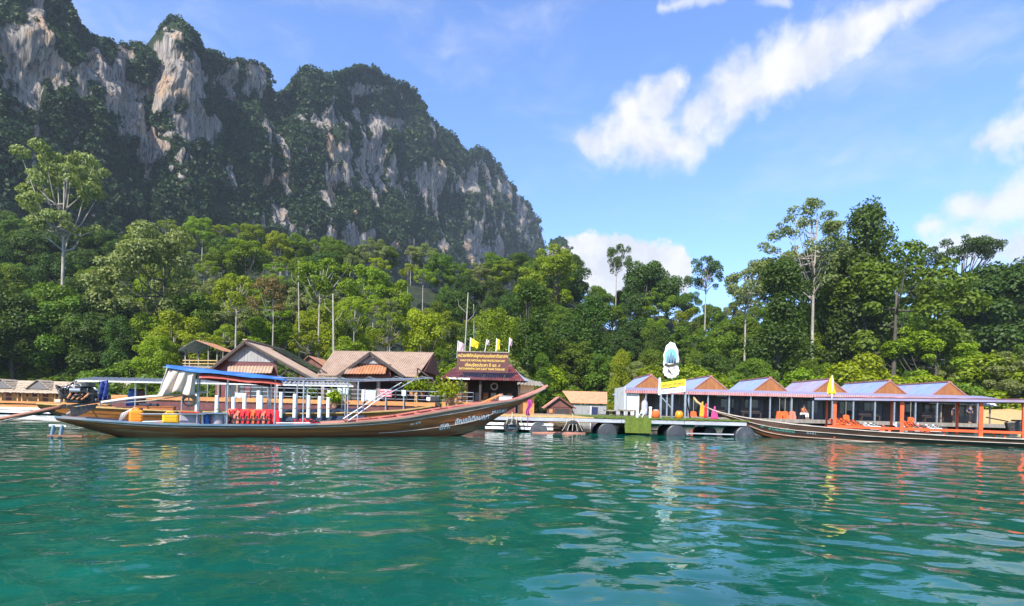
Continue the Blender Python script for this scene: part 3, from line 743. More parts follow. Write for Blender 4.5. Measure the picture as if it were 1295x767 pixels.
SPEC = [('layered', 74, 112, 190, 1.0, 'tall pale trunked tree rising above the dark left forest'), ('round_s', 200, 108, 286, 1.1, 'silvery tree with pale flowering crown above the rusty lookout'),
        ('tall_y', 297, 92, 345, .95, 'yellow green tree on a thin pale trunk beside the solar panel house'), ('tall_br', 341, 90, 350, .9, 'brownish slim tree with white trunk above the solar panel house'),
        ('tall_a', 402, 100, 322, 1.0, 'tall bright tree between solar panel house and tan roof'), ('tall_y', 445, 96, 375, .7, 'short yellow green tree above the tan roof gable'), ('round_y', 530, 100, 395, .8, 'yellow green tree at the right end of the tan roof'),
        ('vine_b', 622, 86, 385, .9, 'pale green vine tower right beside the brown signboard'), ('vine_d', 668, 90, 350, 1.15, 'dark vine hung tree tower above the bow of the longtail'), ('vine_d', 745, 100, 372, 1.2, 'dark vine hung tree above the orange roofed hut'),
        ('tall_d', 776, 172, 306, .62, 'thin lone tree in front of the white cumulus cloud'), ('tall_d', 888, 150, 324, .75, 'thin dark skyline tree above the emblem sign'), ('tall_s', 940, 112, 328, .85, 'airy tall tree left of the highest tree'),
        ('giant', 1028, 104, 247, 1.05, 'highest tree with long straight pale trunk and airy crown'), ('vine_d', 1092, 106, 248, 1.3, 'dark vine covered tree next to the highest tree'), ('round_d', 1128, 100, 312, 1.35, 'large dense tree below the dark vine covered tree'), ('round_a', 1068, 112, 300, 1.1, 'dense tree squeezed behind the highest trunk'), ('tall_a', 1000, 120, 318, 1.0, 'bright tree peeping over the dark creeper tower'),
        ('umbrella', 1212, 150, 304, .95, 'flat topped umbrella tree on the right skyline'), ('vine_d', 985, 96, 322, 1.25, 'dark creeper clad tree tower left of the highest tree'), ('round_b', 816, 168, 330, 1.0, 'broad dark skyline tree beside the cumulus cloud'),
        ('vine_y', 785, 82, 440, .8, 'bright creeper mound sloping to the gabled raft houses'), ('round_db', 700, 150, 312, 1.0, 'bright skyline tree by the mountain foot'), ('round_b', 1270, 120, 330, 1.4, 'broad rounded tree above the sandy bank'),
        ('round_db', 1180, 96, 408, 1.2, 'bright green tree behind the last gabled roof'), ('shrub_y', 1250, 84, 455, 1.6, 'yellow green spreading bush above the sandy bank'), ('shrub_y', 1285, 86, 470, 1.5, 'yellow green spreading bush at the end of the bank'), ('shrub_y', 1100, 82, 455, 1.3, 'yellow green bush behind the yellow flag')]
for key, px, Y, py, wide, lab in SPEC: plant(key, px, Y, py=py, wide=wide, label=lab)
def bare(px, Y, py0, py1, dx, r, lab, nbr=3):
    zg = float(ground_z(np.array(float(px)), np.array(float(Y)))); a = at(px, py0, Y); b_ = Vector((PX(px, Y) + dx, Y, zg - .5)); o = Vector((b_.x, Y, zg)); m = MB()
    m.tube([b_, b_.lerp(a, .5) + Vector((.1, 0, 0)), a], [r, r * .75, r * .4], 7)
    for i in range(nbr):
        s = b_.lerp(a, .75 + .08 * i); m.tube([s, s + Vector(((-1) ** i * (1.0 + .3 * i), .3, 1.2)), s + Vector(((-1) ** i * 1.5, .5, 2.4))], [r * .35, r * .2, r * .05], 5)
    t = thing('dead_tree', lab, 'tree', o); m.build('trunk', 'trunk_pale', t, o, smooth=True)
bare(421, 84, 372, 450, 0, .2, 'bare white dead trunk behind the tan roofed house', 2)
bare(592, 86, 370, 450, -1.2, .17, 'bare leaning dead trunk behind the yellow flags', 2)
bare(599, 88, 385, 450, 0, .12, 'thin bare dead pole behind the yellow flags', 1)
bare(377, 100, 330, 440, .2, .16, 'thin bare trunk between silvery crowns above the small roof', 2)
# bare twig branches beside the vine covered tree

# ================================================================ buildings and rafts
def posts(m, pts, z0, z1, w): 
    for x, y in pts: m.bb(x - w / 2, x + w / 2, y - w / 2, y + w / 2, z0, z1)

# ---------------- thatched huts on the far left raft
def thatch_panel(a, b, c, d, seed, n=26):                 # a-b ridge, d-c ragged eave, layered straw courses
    rng = random.Random(seed); a, b, c, d = map(Vector, (a, b, c, d)); nor = (b - a).cross(d - a).normalized()
    if nor.z < 0: nor = -nor
    m = MB(); K = 5
    for k in range(K):
        t0, t1 = k / K - .02, (k + 1) / K + .06
        rows = [[], []]
        for i in range(n + 1):
            u = i / n; top = a.lerp(b, u).lerp(d.lerp(c, u), max(t0, 0)); bot = a.lerp(b, u).lerp(d.lerp(c, u), t1 + rng.uniform(-.03, .03))
            rows[0].append(top + nor * (.03 + .02 * rng.random())); rows[1].append(bot + nor * (.10 + .05 * rng.random()))
        m.grid(rows, -nor * .05)
    return m
def thatched_hut(xc, label):
    Yf, Yb = 84.0, 89.0; zf = .45; hw = 2.78; zr, ze = PZ(40, 482, 86), PZ(40, 497, 83.2)
    o = thing('thatched_hut', label, 'hut', (xc, Yf, zf), 0, 'thatched huts on the raft'); O = (xc, Yf, zf)
    x0, x1 = xc - hw, xc + hw
    thatch_panel((x0, Yf + 2.4, zr), (x1, Yf + 2.4, zr), (x1 + .05, Yf - .9, ze), (x0 - .05, Yf - .9, ze), int(xc * 7) + 3).build('thatch_roof', 'thatch', o, O)
    thatch_panel((x1, Yf + 2.4, zr), (x0, Yf + 2.4, zr), (x0, Yf + 5.8, ze), (x1, Yf + 5.8, ze), int(xc * 5)).build('rear_thatch_roof', 'thatch', o, O)
    g = 1.55                                              # front gable dormer
    zb = ze + .62
    MB().prism([(xc - g, Yf - .35, zb), (xc + g, Yf - .35, zb), (xc, Yf - .35, zr - .05)], (0, .05, 0)).build('woven_gable', 'thatch_dark', o, O)
    for s in (-1, 1):
        thatch_panel((xc, Yf - .55, zr + .1), (xc, Yf + 2.2, zr + .1), (xc + s * (g + .25), Yf + 1.2, zb - .05), (xc + s * (g + .25), Yf - .55, zb - .05), 31 + s, 10).build('gable_thatch', 'thatch', o, O)
    MB().bb(x0 + .1, x1 - .1, Yf + 1.0, Yf + 1.1, zf, ze + .9).build('wall', 'wood_ochre', o, O)
    MB().bb(xc - .4, xc + .4, Yf + .95, Yf + 1.0, zf, zf + 1.5).build('door', 'wood_red', o, O)
    for s in (-1, 1): MB().bb(xc + s * 1.6 - .4, xc + s * 1.6 + .4, Yf + .96, Yf + 1.0, zf + .7, zf + 1.4).build('window', 'dark_wall', o, O)
    for x in (x0 + .3, xc, x1 - .3): MB().bb(x - .09, x + .09, Yf - .3, Yf - .1, zf, ze + .35).build('post', 'wood_ochre', o, O)
    MB().beam((x0 + .3, Yf - .2, zf + .6), (x1 - .3, Yf - .2, zf + .6), .06, .08).build('rail', 'wood_ochre', o, O)
    return o
hx = PX(50, 84) 
for i, lab in ((-1, 'thatched hut furthest out from the shore bend, its gable beside the raft end'), (0, 'thatched hut with grey woven gable in front of the dark forest'), (1, 'thatched hut half hidden behind the boat engine'), (2, 'thatched hut at the inner end, behind the blue engine tarp')):
    thatched_hut(hx + 5.62 * i, lab)
rf = thing('hut_raft', 'long low wooden raft under the thatched huts', 'raft', (hx + 2, 83, 0))
MB().bb(hx - 12, hx + 15, 82.5, 90, .12, .44).build('deck', 'wood_orange', rf, rf.location)
for i in range(9): MB().lathe([(.02, -.02), (.34, 0), (.34, 7), (.02, 7.02)], (hx - 11 + i * 3.1, 82.8, .0), 12, 'Y').build('float', 'float_grey', rf, rf.location)

# ---------------- pale landing stage in front of the huts
ls = thing('landing_stage', 'pale low floating jetty with white edge boards before the thatched huts', 'jetty', (PX(20, 34), 34, 0))
xa, xb = PX(-70, 33), PX(122, 33)
MB().bb(xa, xb, 33, 38, .38, .50).build('deck', 'wood_orange', ls, ls.location)
for z0, z1, mt in ((.08, .22, 'white_paint'), (.26, .40, 'white_paint')):
    MB().bb(xa, xb, 32.9, 32.98, z0, z1).build('edge_board', mt, ls, ls.location)
for i in range(6): MB().lathe([(.02, -.02), (.26, 0), (.26, 4), (.02, 4.02)], (xa + .8 + i * 1.7, 33.1, .05), 12, 'Y').build('float', 'float_black', ls, ls.location)

# ---------------- lookout shelter with rusty shed roof
Y = 62.0; zr = PZ(245, 430, Y)
lk = thing('lookout_shelter', 'small open lookout on stilts with rusty shed roof', 'shelter', (PX(252, Y), Y + 1, 0))
MB().corr(at(247, 430, Y - 1), at(247, 430, Y - 1) + Vector((0, 4, 0)), at(282, 444, Y - 1) + Vector((0, 4, 0)), at(282, 444, Y - 1), 12, .03).build('roof', 'tin_rust', lk, lk.location)
MB().corr(at(246, 430.5, Y - 1) + Vector((0, 4, 0)), at(246, 430.5, Y - 1), at(225, 443, Y - 1), at(225, 443, Y - 1) + Vector((0, 4, 0)), 12, .03).build('side_roof', 'tin_grey', lk, lk.location)
for px in (233, 262, 273):
    for dy in (0, 2.6): MB().beam((PX(px, Y), Y + dy, 0.2), (PX(px, Y), Y + dy, PZ(px, 440 if px != 262 else 437, Y)), .12).build('post', 'wood_weathered', lk, lk.location)
MB().bb(PX(231, Y), PX(275, Y), Y - .2, Y + 3, PZ(250, 466, Y), PZ(250, 463, Y)).build('floor', 'wood_weathered', lk, lk.location)
for py in (456, 460): MB().beam(at(231, py, Y - .1), at(275, py + .3, Y - .1), .05, .1).build('rail', 'wood_ochre', lk, lk.location)

# ---------------- restaurant raft that carries the brown houses
rs = thing('restaurant_raft', 'long floating restaurant deck with maroon skirt and orange rail', 'raft', (PX(350, 33), 33, 0))
xa, xb = PX(150, 33), PX(676, 33)
MB().bb(xa, xb, 32.6, 50, .28, .62).build('deck', 'wood_red', rs, rs.location)
MB().bb(xa, xb - 1.2, 32.45, 32.55, .34, 1.02).build('skirt_wall', 'maroon', rs, rs.location)
MB().bb(xa, PX(552, 33), 32.35, 32.62, 1.05, 1.28).build('orange_beam', 'wood_orange', rs, rs.location)
MB().bb(PX(560, 33), PX(600, 33), 32.35, 32.62, 1.05, 1.35).build('orange_beam', 'wood_orange', rs, rs.location)
for i in range(15):
    x = xa + .4 + i * (xb - xa - .8) / 14
    MB().lathe([(.02, -.02), (.42, 0), (.42, 5), (.02, 5.02)], (x, 32.7, .02), 14, 'Y').build('float', 'float_black', rs, rs.location)
for i in range(22):                                       # metal guard rail along the deck
    x = PX(300, 33) + i * (PX(598, 33) - PX(300, 33)) / 21
    MB().bb(x - .03, x + .03, 33.2, 33.26, .62, 1.95).build('rail_post', 'steel_dark', rs, rs.location)
for z in (1.45, 1.7, 1.95): MB().beam((PX(300, 33), 33.23, z), (PX(598, 33), 33.23, z), .035).build('guard_rail', 'steel', rs, rs.location)

def brace_truss(m, p, q, r): m.beam(p, q, .09); m.beam(q, r, .09); m.beam(p, r, .09)

# ---------------- house with the solar panels
Y = 40.0
pk = at(313.5, 432, Y); le = at(262, 473, Y); re = at(399, 479, Y); D = 6.2
h1 = thing('solar_panel_house', 'timber house with front gable and dark solar panels on its tin roof', 'house', (pk.x, Y, .6)); O = h1.location
fwd, bk = Vector((0, -.5, 0)), Vector((0, D, 0))
MB().corr(pk + fwd, pk + bk, re + bk, re + fwd, 24, .03).build('roof', 'tin_tan', h1, O)
MB().corr(pk + bk, pk + fwd, le + fwd, le + bk, 24, .03).build('left_roof', 'tin_tan', h1, O)
MB().beam(pk + fwd + Vector((0, 0, .07)), pk + bk + Vector((0, 0, .07)), .3, .08).build('ridge_cap', 'tin_tan', h1, O)
for e in (le, re): MB().beam(pk + Vector((0, -.46, -.1)), e + Vector((0, -.46, -.1)), .05, .2).build('barge_board', 'wood_dark', h1, O)
mg = MB()                                                 # vertical boards of the gable
gl, gr = at(288, 457, Y), at(347, 457, Y)
nb = 14
for i in range(nb):
    x0 = gl.x + (gr.x - gl.x) * i / nb; x1 = gl.x + (gr.x - gl.x) * (i + 1) / nb - .012
    def top(x): return pk.z - .15 - ((pk.x - x) * (pk.z - le.z) / (pk.x - le.x) if x < pk.x else (x - pk.x) * (pk.z - re.z) / (re.x - pk.x) * 1.02)
    mg.prism([(x0, Y, gl.z), (x1, Y, gl.z), (x1, Y, max(top(x1), gl.z + .02)), (x0, Y, max(top(x0), gl.z + .02))], (0, .03 + .01 * (i % 2), 0))
mg.build('gable_boards', 'grey_plank', h1, O)
MB().bb(at(272, 470, Y).x, at(350, 470, Y).x, Y + .04, Y + .12, .6, gl.z).build('wall', 'maroon', h1, O)
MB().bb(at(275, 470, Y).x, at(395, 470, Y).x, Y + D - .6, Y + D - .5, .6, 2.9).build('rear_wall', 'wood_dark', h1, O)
MB().corr(at(288, 463, Y), at(346, 463, Y), at(343, 472, Y - .9), at(287, 472, Y - .9), 14, .035).build('awning', 'tin_tan', h1, O)
m = MB(); brace_truss(m, at(350, 460, Y), at(376, 478, Y), at(352, 478, Y)); brace_truss(m, at(352, 478, Y), at(392, 480, Y), at(365, 468, Y)); m.build('truss', 'wood_dark', h1, O)
for px in (276, 300, 350, 392): MB().bb(PX(px, Y) - .08, PX(px, Y) + .08, Y - .1, Y + .03, .6, PZ(px, 478, Y)).build('post', 'wood_weathered', h1, O)
for px in (286, 318): MB().bb(PX(px, Y), PX(px + 22, Y), Y - .02, Y + .03, 1.2, 2.3).build('window', 'glass_dark', h1, O)
# panels lie on the far half of the right slope
sn = (bk - fwd).normalized(); sd = (re - pk)
for a in range(3):
    for b_ in range(4):
        u0, u1 = .06 + a * .29, .06 + a * .29 + .275; v0 = 2.6 + b_ * .9
        q = [pk + sd * u + sn * v for u, v in ((u0, v0), (u0, v0 + .86), (u1, v0 + .86), (u1, v0))]
        MB().prism([p + Vector((.05, 0, .1)) for p in q], (.015, 0, .035)).build('solar_panel', 'solar', h1, O)
# ---------------- small roof behind
Y2 = 50.0
sb = thing('small_rear_house', 'small brown roofed house peeking between the two timber houses', 'house', (PX(400, Y2), Y2, .6)); O = sb.location
p0 = at(390, 450, Y2)
MB().corr(p0, p0 + Vector((0, 4, 0)), at(420, 470, Y2) + Vector((0, 4, 0)), at(420, 470, Y2), 12, .03).build('roof', 'tin_rust', sb, O)
MB().corr(p0 + Vector((0, 4, 0)), p0, at(372, 466, Y2), at(372, 466, Y2) + Vector((0, 4, 0)), 12, .03).build('left_roof', 'tin_rust', sb, O)
MB().prism([at(374, 466, Y2 + .3), at(418, 470, Y2 + .3), at(391, 452, Y2 + .3)], (0, .1, 0)).build('gable', 'wood_red', sb, O)
MB().bb(PX(376, Y2), PX(414, Y2), Y2 + .3, Y2 + .4, .3, PZ(395, 467, Y2)).build('wall', 'wood_red', sb, O)

# ---------------- house with tan roof and front gable
Y = 39.0; YR = 44.0
h2 = thing('tan_roofed_house', 'wide timber house with tan corrugated roof and central gable', 'house', (PX(470, Y), Y, .6)); O = h2.location
ra, rb = at(422, 444, YR), at(549, 446, YR); rz_ = ra.z
ea, eb = at(400, 475, Y), at(527, 477, Y)
MB().corr(ra, rb, eb, ea, 46, .035).build('front_roof', 'tin_tan', h2, O)
bk = Vector((0, 2 * (YR - Y), 0))
MB().corr(rb, ra, ea + bk, eb + bk, 46, .035).build('rear_roof', 'tin_tan', h2, O)
pk = at(468, 446, Y - .6); gl = at(426, 476, Y - .6); gr = at(511, 476, Y - .6); dp = Vector((0, 4.6, 0))
MB().corr(pk + Vector((0, 0, .05)), pk + dp, gl + dp, gl, 20, .03).build('gable_roof', 'tin_tan', h2, O)
MB().corr(pk + dp, pk + Vector((0, 0, .05)), gr, gr + dp, 20, .03).build('gable_roof', 'tin_tan', h2, O)
for e in (gl, gr): MB().beam(pk + Vector((0, -.04, -.06)), e + Vector((0, -.04, -.06)), .05, .2).build('barge_board', 'wood_dark', h2, O)
mg = MB(); a_, b_, c_ = at(449, 460, Y), at(487, 460, Y), at(468, 447, Y)
for i in range(12):
    x0 = a_.x + (b_.x - a_.x) * i / 12; x1 = a_.x + (b_.x - a_.x) * (i + 1) / 12 - .01
    tz = lambda x: max(a_.z + .02, c_.z - abs(x - c_.x) * (c_.z - a_.z) / (c_.x - a_.x))
    mg.prism([(x0, Y - .3, a_.z), (x1, Y - .3, a_.z), (x1, Y - .3, tz(x1)), (x0, Y - .3, tz(x0))], (0, .03 + .01 * (i % 2), 0))
mg.build('gable_boards', 'grey_plank', h2, O)
MB().corr(at(440, 462, Y - .3), at(490, 462, Y - .3), at(487, 473, Y - 1.1), at(435, 473, Y - 1.1), 14, .035).build('awning', 'tin_rust', h2, O)
MB().bb(PX(445, Y), PX(494, Y), Y - .25, Y - .15, PZ(468, 478, Y), a_.z).build('gable_wall', 'maroon', h2, O)
m = MB()
for px0, px1 in ((494, 512), (528, 552), (404, 430)):
    m = MB(); brace_truss(m, at(px0, 466, Y + .4), at(px1, 484, Y + .4), at(px0, 484, Y + .4)); m.build('truss', 'wood_dark', h2, O)
MB().prism([at(548, 447, YR), at(536, 470, Y + 1.2), at(556, 476, YR + 4)], (.05, 0, 0)).build('end_gable', 'wood_red', h2, O)
for px in (408, 436, 478, 526): MB().bb(PX(px, Y) - .11, PX(px, Y) + .11, Y - .1, Y + .12, .6, PZ(px, 476, Y)).build('post', 'wood_ochre' if px == 526 else 'wood_weathered', h2, O)
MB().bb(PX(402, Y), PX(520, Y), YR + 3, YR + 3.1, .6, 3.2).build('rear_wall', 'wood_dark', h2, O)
MB().bb(PX(402, Y), PX(530, Y), Y - .2, Y - .1, PZ(468, 481, Y), PZ(468, 478, Y)).build('eave_beam', 'wood_weathered', h2, O)

# ---------------- brown signboard house
Y = 35.0
h3 = thing('signboard_house', 'maroon roofed reception house below the brown signboard', 'house', (PX(612, Y), Y, .6)); O = h3.location
rl, rr2 = at(585, 458, Y + 3), at(646, 461, Y + 3); el_, er_ = at(553, 478, Y - .6), at(690, 486, Y - .6)
MB().corr(rl, rr2, at(664, 482, Y - .6), at(556, 479, Y - .6), 34, .03).build('front_roof', 'tin_maroon', h3, O)
MB().corr(rl + Vector((0, 3.6, -1.3)), rl, at(556, 479, Y - .6), el_ + Vector((-.4, 7, 0)), 14, .03).build('left_hip_roof', 'tin_maroon', h3, O)
MB().corr(rr2, rr2 + Vector((0, 3.6, -1.3)), at(690, 484, Y + 4), at(664, 482, Y - .6), 14, .03).build('right_hip_roof', 'tin_grey', h3, O)
MB().corr(at(655, 480, Y + .2), at(683, 483, Y + .2), at(690, 489, Y - 1), at(654, 486, Y - 1), 8, .03).build('side_awning', 'wood_weathered', h3, O)
MB().bb(PX(562, Y), PX(590, Y), Y + .6, Y + .7, .6, 2.7).build('wall', 'wood_orange', h3, O)
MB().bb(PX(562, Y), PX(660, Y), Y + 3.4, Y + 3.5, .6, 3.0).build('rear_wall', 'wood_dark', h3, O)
MB().bb(PX(657.5, Y), PX(675, Y), Y + .2, Y + .3, PZ(665, 498, Y), PZ(665, 483, Y)).build('cream_panel', 'canvas_cream', h3, O)
MB().bb(PX(656.5, Y), PX(675.5, Y), Y + .17, Y + .33, .6, PZ(665, 497.6, Y)).build('orange_panel', 'wood_orange', h3, O)
for px in (564, 579, 607, 656): MB().bb(PX(px, Y) - .07, PX(px, Y) + .07, Y - .3, Y - .16, .6, PZ(px, 480, Y)).build('post', 'wood_dark', h3, O)
MB().torus(at(625, 489, Y + .2), .20, .05, 'Y').build('clock_ring', 'wood_weathered', h3, O)
MB().bb(PX(590, Y), PX(652, Y), Y + .6, Y + 1.1, .6, 1.55).build('counter', 'wood_red', h3, O)
MB().beam(at(566, 478.5, Y - .75), at(594, 479.5, Y - .75), .06, .1).build('gutter', 'white_paint', h3, O)
for i in range(5): MB().bb(PX(596 + i * 11, Y), PX(603 + i * 11, Y), Y + 3.3, Y + 3.38, 1.5, 2.1).build('shelf_box', ('plastic_grey', 'wood_orange', 'canvas_cream', 'plastic_blue', 'tin_rust')[i], h3, O)
# signboard
s0, s1 = at(577.5, 470.5, 34.6), at(643.5, 447, 34.6); sg = thing('roof_signboard', 'brown signboard with four lines of yellow Thai lettering on the roof', 'sign', (s0.x, 34.6, s0.z)); O = sg.location
MB().bb(s0.x, s1.x, 34.6, 34.68, s0.z, s1.z).build('board', 'sign_brown', sg, O)
MB().bb(s0.x - .04, s1.x + .04, 34.55, 34.72, s1.z + .002, s1.z + .07).build('top_rail', 'wood_weathered', sg, O)
for px in (585, 611, 637): MB().beam((PX(px, 34.7), 34.72, s0.z - .4), (PX(px, 34.7), 34.72, s1.z), .07).build('support', 'wood_dark', sg, O)
w_, h_ = s1.x - s0.x, s1.z - s0.z
mp_ = lambda x, z: (s0.x + x * w_, 34.59, s0.z + z * h_)
lettering('lettering', 'หน่วยพิทักษ์อุทยานแห่งชาติเขาสก', .02, .98, .70, .25, mp_, 'letter_yellow', sg, .012, origin=O)
lettering('lettering', 'KHAO SOK NATIONAL PARK PROTECTION UNIT', .07, .93, .54, .11, mp_, 'letter_yellow', sg, .01, origin=O)
lettering('lettering', 'เขื่อนรัชชประภา ที่ ขส. ๔', .16, .84, .29, .19, mp_, 'letter_yellow', sg, .012, origin=O)
lettering('lettering', 'RATCHAPRAPHA DAM SURAT THANI THAILAND', .05, .93, .12, .11, mp_, 'letter_yellow', sg, .01, origin=O)
# flags on the signboard
def flag(px, pyb, pyt, Y, mat, lab, w=.34, sway=0, fh=.5, droop=.4):
    b_, t_ = at(px, pyb, Y), at(px + sway, pyt, Y); o = thing('flag', lab, 'flag', b_, 0, 'small flags on poles')
    MB().tube([b_ + Vector((0, 0, -.25)), t_], .025, 6).build('pole', 'white_paint', o, b_)
    rows = []
    L = (t_ - b_).length * fh
    for i in range(7):
        v = i / 6; row = []
        for j in range(7):
            u = j / 6; x = u * w * (1 - .5 * v * droop)
            row.append(t_ + Vector((x, .07 * math.sin(u * 7 + v * 3), -L * v * (1 - .1 * u) - u * w * droop * (1.1 - .5 * v))))
        rows.append(row)
    MB().grid(rows, (0, .006, 0)).build('cloth', mat, o, b_, smooth=True)
flag(578, 448, 431, 34.8, 'cloth_faded', 'faded pink flag at the left corner of the brown signboard', .42, 1.5, .85, .5)
flag(594, 447, 427, 34.8, 'cloth_yellow', 'yellow flag flying open above the brown signboard', .6, 1, .55, .55)
flag(612, 447, 429, 34.8, 'cloth_faded', 'faded flag on a leaning pole amid the signboard top', .2, 4, .4, .8)
flag(627, 447, 428, 34.8, 'cloth_yellow', 'yellow flag hanging limp above the brown signboard', .26, 1, .8, .5)
flag(643, 450, 427, 34.8, 'cloth_faded', 'faded pink flag at the right corner of the brown signboard', .22, 1.5, .45, .8)

# ---------------- red boarded shed and orange roofed hut
Y = 66.0
sh = thing('red_shed', 'small red boarded shed with low gable beside orange roofed hut', 'shed', (PX(707, Y), Y, .4)); O = sh.location
pk, a_, b_ = at(707, 501.5, Y), at(687, 516, Y), at(728, 516.5, Y); bk = Vector((0, 4, 0))
MB().corr(pk, pk + bk, b_ + bk, b_, 12, .03).build('roof', 'tin_orange', sh, O); MB().corr(pk + bk, pk, a_, a_ + bk, 12, .03).build('roof', 'tin_orange', sh, O)
MB().beam(pk + Vector((0, -.06, -.05)), a_ + Vector((0, -.06, -.05)), .05, .18).build('barge_board', 'tile_pink', sh, O); MB().beam(pk + Vector((0, -.06, -.05)), b_ + Vector((0, -.06, -.05)), .05, .18).build('barge_board', 'wood_red', sh, O)
MB().prism([at(690, 516, Y + .3), at(725, 516, Y + .3), at(707, 503.5, Y + .3)], (0, .1, 0)).build('gable', 'wood_red', sh, O)
MB().bb(PX(692, Y), PX(724, Y), Y + .3, Y + .4, .4, PZ(707, 515, Y)).build('wall', 'wood_red', sh, O)
MB().bb(PX(702, Y), PX(720, Y), Y + .24, Y + .29, .4, PZ(707, 517, Y)).build('door', 'wood_dark', sh, O)
MB().bb(PX(695, Y), PX(699, Y), Y + .24, Y + .29, .7, PZ(707, 518, Y)).build('shutter', 'wood_orange', sh, O)
Y = 70.0
oh = thing('orange_roofed_hut', 'plank hut with plain orange tin roof and dark doorway', 'hut', (PX(740, Y), Y, .4)); O = oh.location
MB().corr(at(711, 494.5, Y + 3), at(768, 496, Y + 3), at(768, 511, Y - .3), at(722, 510, Y - .3), 26, .025).build('roof', 'tin_orange', oh, O)
mg = MB()
for i in range(18):
    x0 = PX(722 + i * 2.5, Y); mg.bb(x0, x0 + .24, Y, Y + .05 + .01 * (i % 2), .4, PZ(745, 512, Y))
mg.build('wall_boards', 'grey_plank', oh, O)
MB().bb(PX(748, Y), PX(756, Y), Y - .05, Y - .01, .4, PZ(750, 515, Y)).build('doorway', 'cloth_navy', oh, O)
MB().bb(PX(746.6, Y), PX(747.8, Y), Y - .06, Y - .01, .4, PZ(750, 514, Y)).build('door_frame', 'white_paint', oh, O)

# ---------------- row of six gabled raft houses
Yf = 52.0; HW = 2.79; zpk = 4.55; zd = .75
PEAK = [823, 896, 971, 1052, 1120, 1195]
def raft_house(first):
    o = thing('raft_house', '', 'raft house', (0, Yf, zd), 0, 'gabled raft houses in a row'); O = Vector((0, Yf, zd))
    hw, zl = 2.35, 2.75; pk = Vector((0, Yf - .25, zpk))
    L0, R0 = Vector((-hw, Yf - .25, zl)), Vector((hw, Yf - .25, zl)); bk = Vector((0, 7, 0))
    MB().corr(pk + bk, pk, L0, L0 + bk, 26, .03).build('left_roof', 'tile_sky_tint', o, O)
    MB().corr(pk, pk + bk, R0 + bk, R0, 26, .03).build('right_roof', 'tile_sky_tint', o, O)
    MB().beam(pk + Vector((0, 0, .05)), pk + bk + Vector((0, 0, .05)), .22, .1).build('ridge_cap', 'tile_pink', o, O)
    mg = MB()
    for i in range(10):
        x0 = -1.9 + i * .38; x1 = x0 + .365; tz = lambda x: max(3.1, zpk - .04 - abs(x) * (zpk - zl) / hw)
        mg.prism([(x0, Yf - .24, 3.05), (x1, Yf - .24, 3.05), (x1, Yf - .24, tz(x1)), (x0, Yf - .24, tz(x0))], (0, .03 + .012 * (i % 2), 0))
    mg.build('gable_boards', 'gable_board', o, O)
    for s in (-1, 1): MB().beam((0, Yf - .28, zpk - .0), (s * 2.0, Yf - .28, zpk - .0 - 2.0 * (zpk - zl) / hw), .05, .09).build('barge_board', 'tile_pink', o, O)
    MB().corr((-HW + .01, Yf - .3, 3.30), (HW - .01, Yf - .3, 3.30), (HW - .01, Yf - 2.5, 2.98), (-HW + .01, Yf - 2.5, 2.98), 27, .04).build('porch_roof', 'tile_lilac', o, O)
    e = MB(); e.corr((-HW + .01, Yf - 2.5, 2.99), (HW - .01, Yf - 2.5, 2.99), (HW - .01, Yf - 2.62, 2.72), (-HW + .01, Yf - 2.62, 2.72), 27, .05); e.build('scalloped_edge', 'tile_pink', o, O)
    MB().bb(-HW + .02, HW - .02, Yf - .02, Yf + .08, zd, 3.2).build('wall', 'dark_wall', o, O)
    for x in (-HW + .1, -.95, .95): MB().bb(x - .06, x + .06, Yf - 2.35, Yf - 2.23, zd, 2.9).build('post', 'steel', o, O)
    MB().bb(-.45, .45, Yf - .08, Yf - .03, zd, 2.6).build('door', 'wood_dark', o, O)
    for s in (-1, 1):
        w = MB().bb(s * 1.65 - .65, s * 1.65 + .65, Yf - .07, Yf - .03, 1.3, 2.5).build('window', 'steel_dark', o, O)
        MB().bb(s * 1.65 - .58, s * 1.65 - .03, Yf - .10, Yf - .075, 1.37, 2.43).build('pane', 'glass_dark', w, O)
        MB().bb(s * 1.65 + .03, s * 1.65 + .58, Yf - .10, Yf - .075, 1.37, 2.43).build('pane', 'glass_dark', w, O)
    MB().bb(.2, 1.1, Yf - 1.4, Yf - 1.3, 2.66, 2.74).build('lamp_tube', 'lamp_tube', o, O)
    return o
ho = remember(raft_house(True))
LBL = ['gabled raft house with white end wall behind the emblem sign', 'gabled raft house right behind the emblem sign legs', 'gabled raft house behind the bow of the dark longtail', 'gabled raft house behind the yellow flag', 'gabled raft house next to the last one of the row', 'last gabled raft house of the row, nearest the sandy bank']
for i, px in enumerate(PEAK):
    o = ho if i == 0 else copy_tree(ho)
    o.location = (PX(PEAK[0], Yf) + i * 2 * HW - .1, Yf, zd); o['label'] = LBL[i]
    for ch in [x for x in col.objects if x.parent == o]:
        if i == 3 and ch.name.startswith('left_roof'):
            ch.data = ch.data.copy(); ch.data.materials.clear(); ch.data.materials.append(MATS['tile_lilac'])
x0h = PX(PEAK[0], Yf) - HW - .1
hw0 = ho
MB().bb(-HW - .06, -HW + .0, -2.3, 2.6, 0, 2.55).build('white_side_wall', 'white_wall', hw0)
MB().bb(-HW + .02, -HW + 1.25, -2.32, -2.26, 0, 2.0).build('white_front_panel', 'white_wall', hw0)
MB().bb(-HW + 1.3, -HW + 2.6, -.06, -.02, 0, 2.3).build('ochre_panel', 'wood_ochre', hw0)
rd = thing('house_raft', 'wide floating platform under the row of gabled raft houses', 'raft', (x0h + 15, 54, 0))
MB().bb(x0h - .6, x0h + 36, 49, 62, .42, .74).build('deck', 'wood_weathered', rd, rd.location)
for i in range(12): MB().lathe([(.02, -.02), (.4, 0), (.4, 8), (.02, 8.02)], (x0h + .3 + i * 3.1, 49.1, .05), 12, 'Y').build('float', 'float_grey', rd, rd.location)
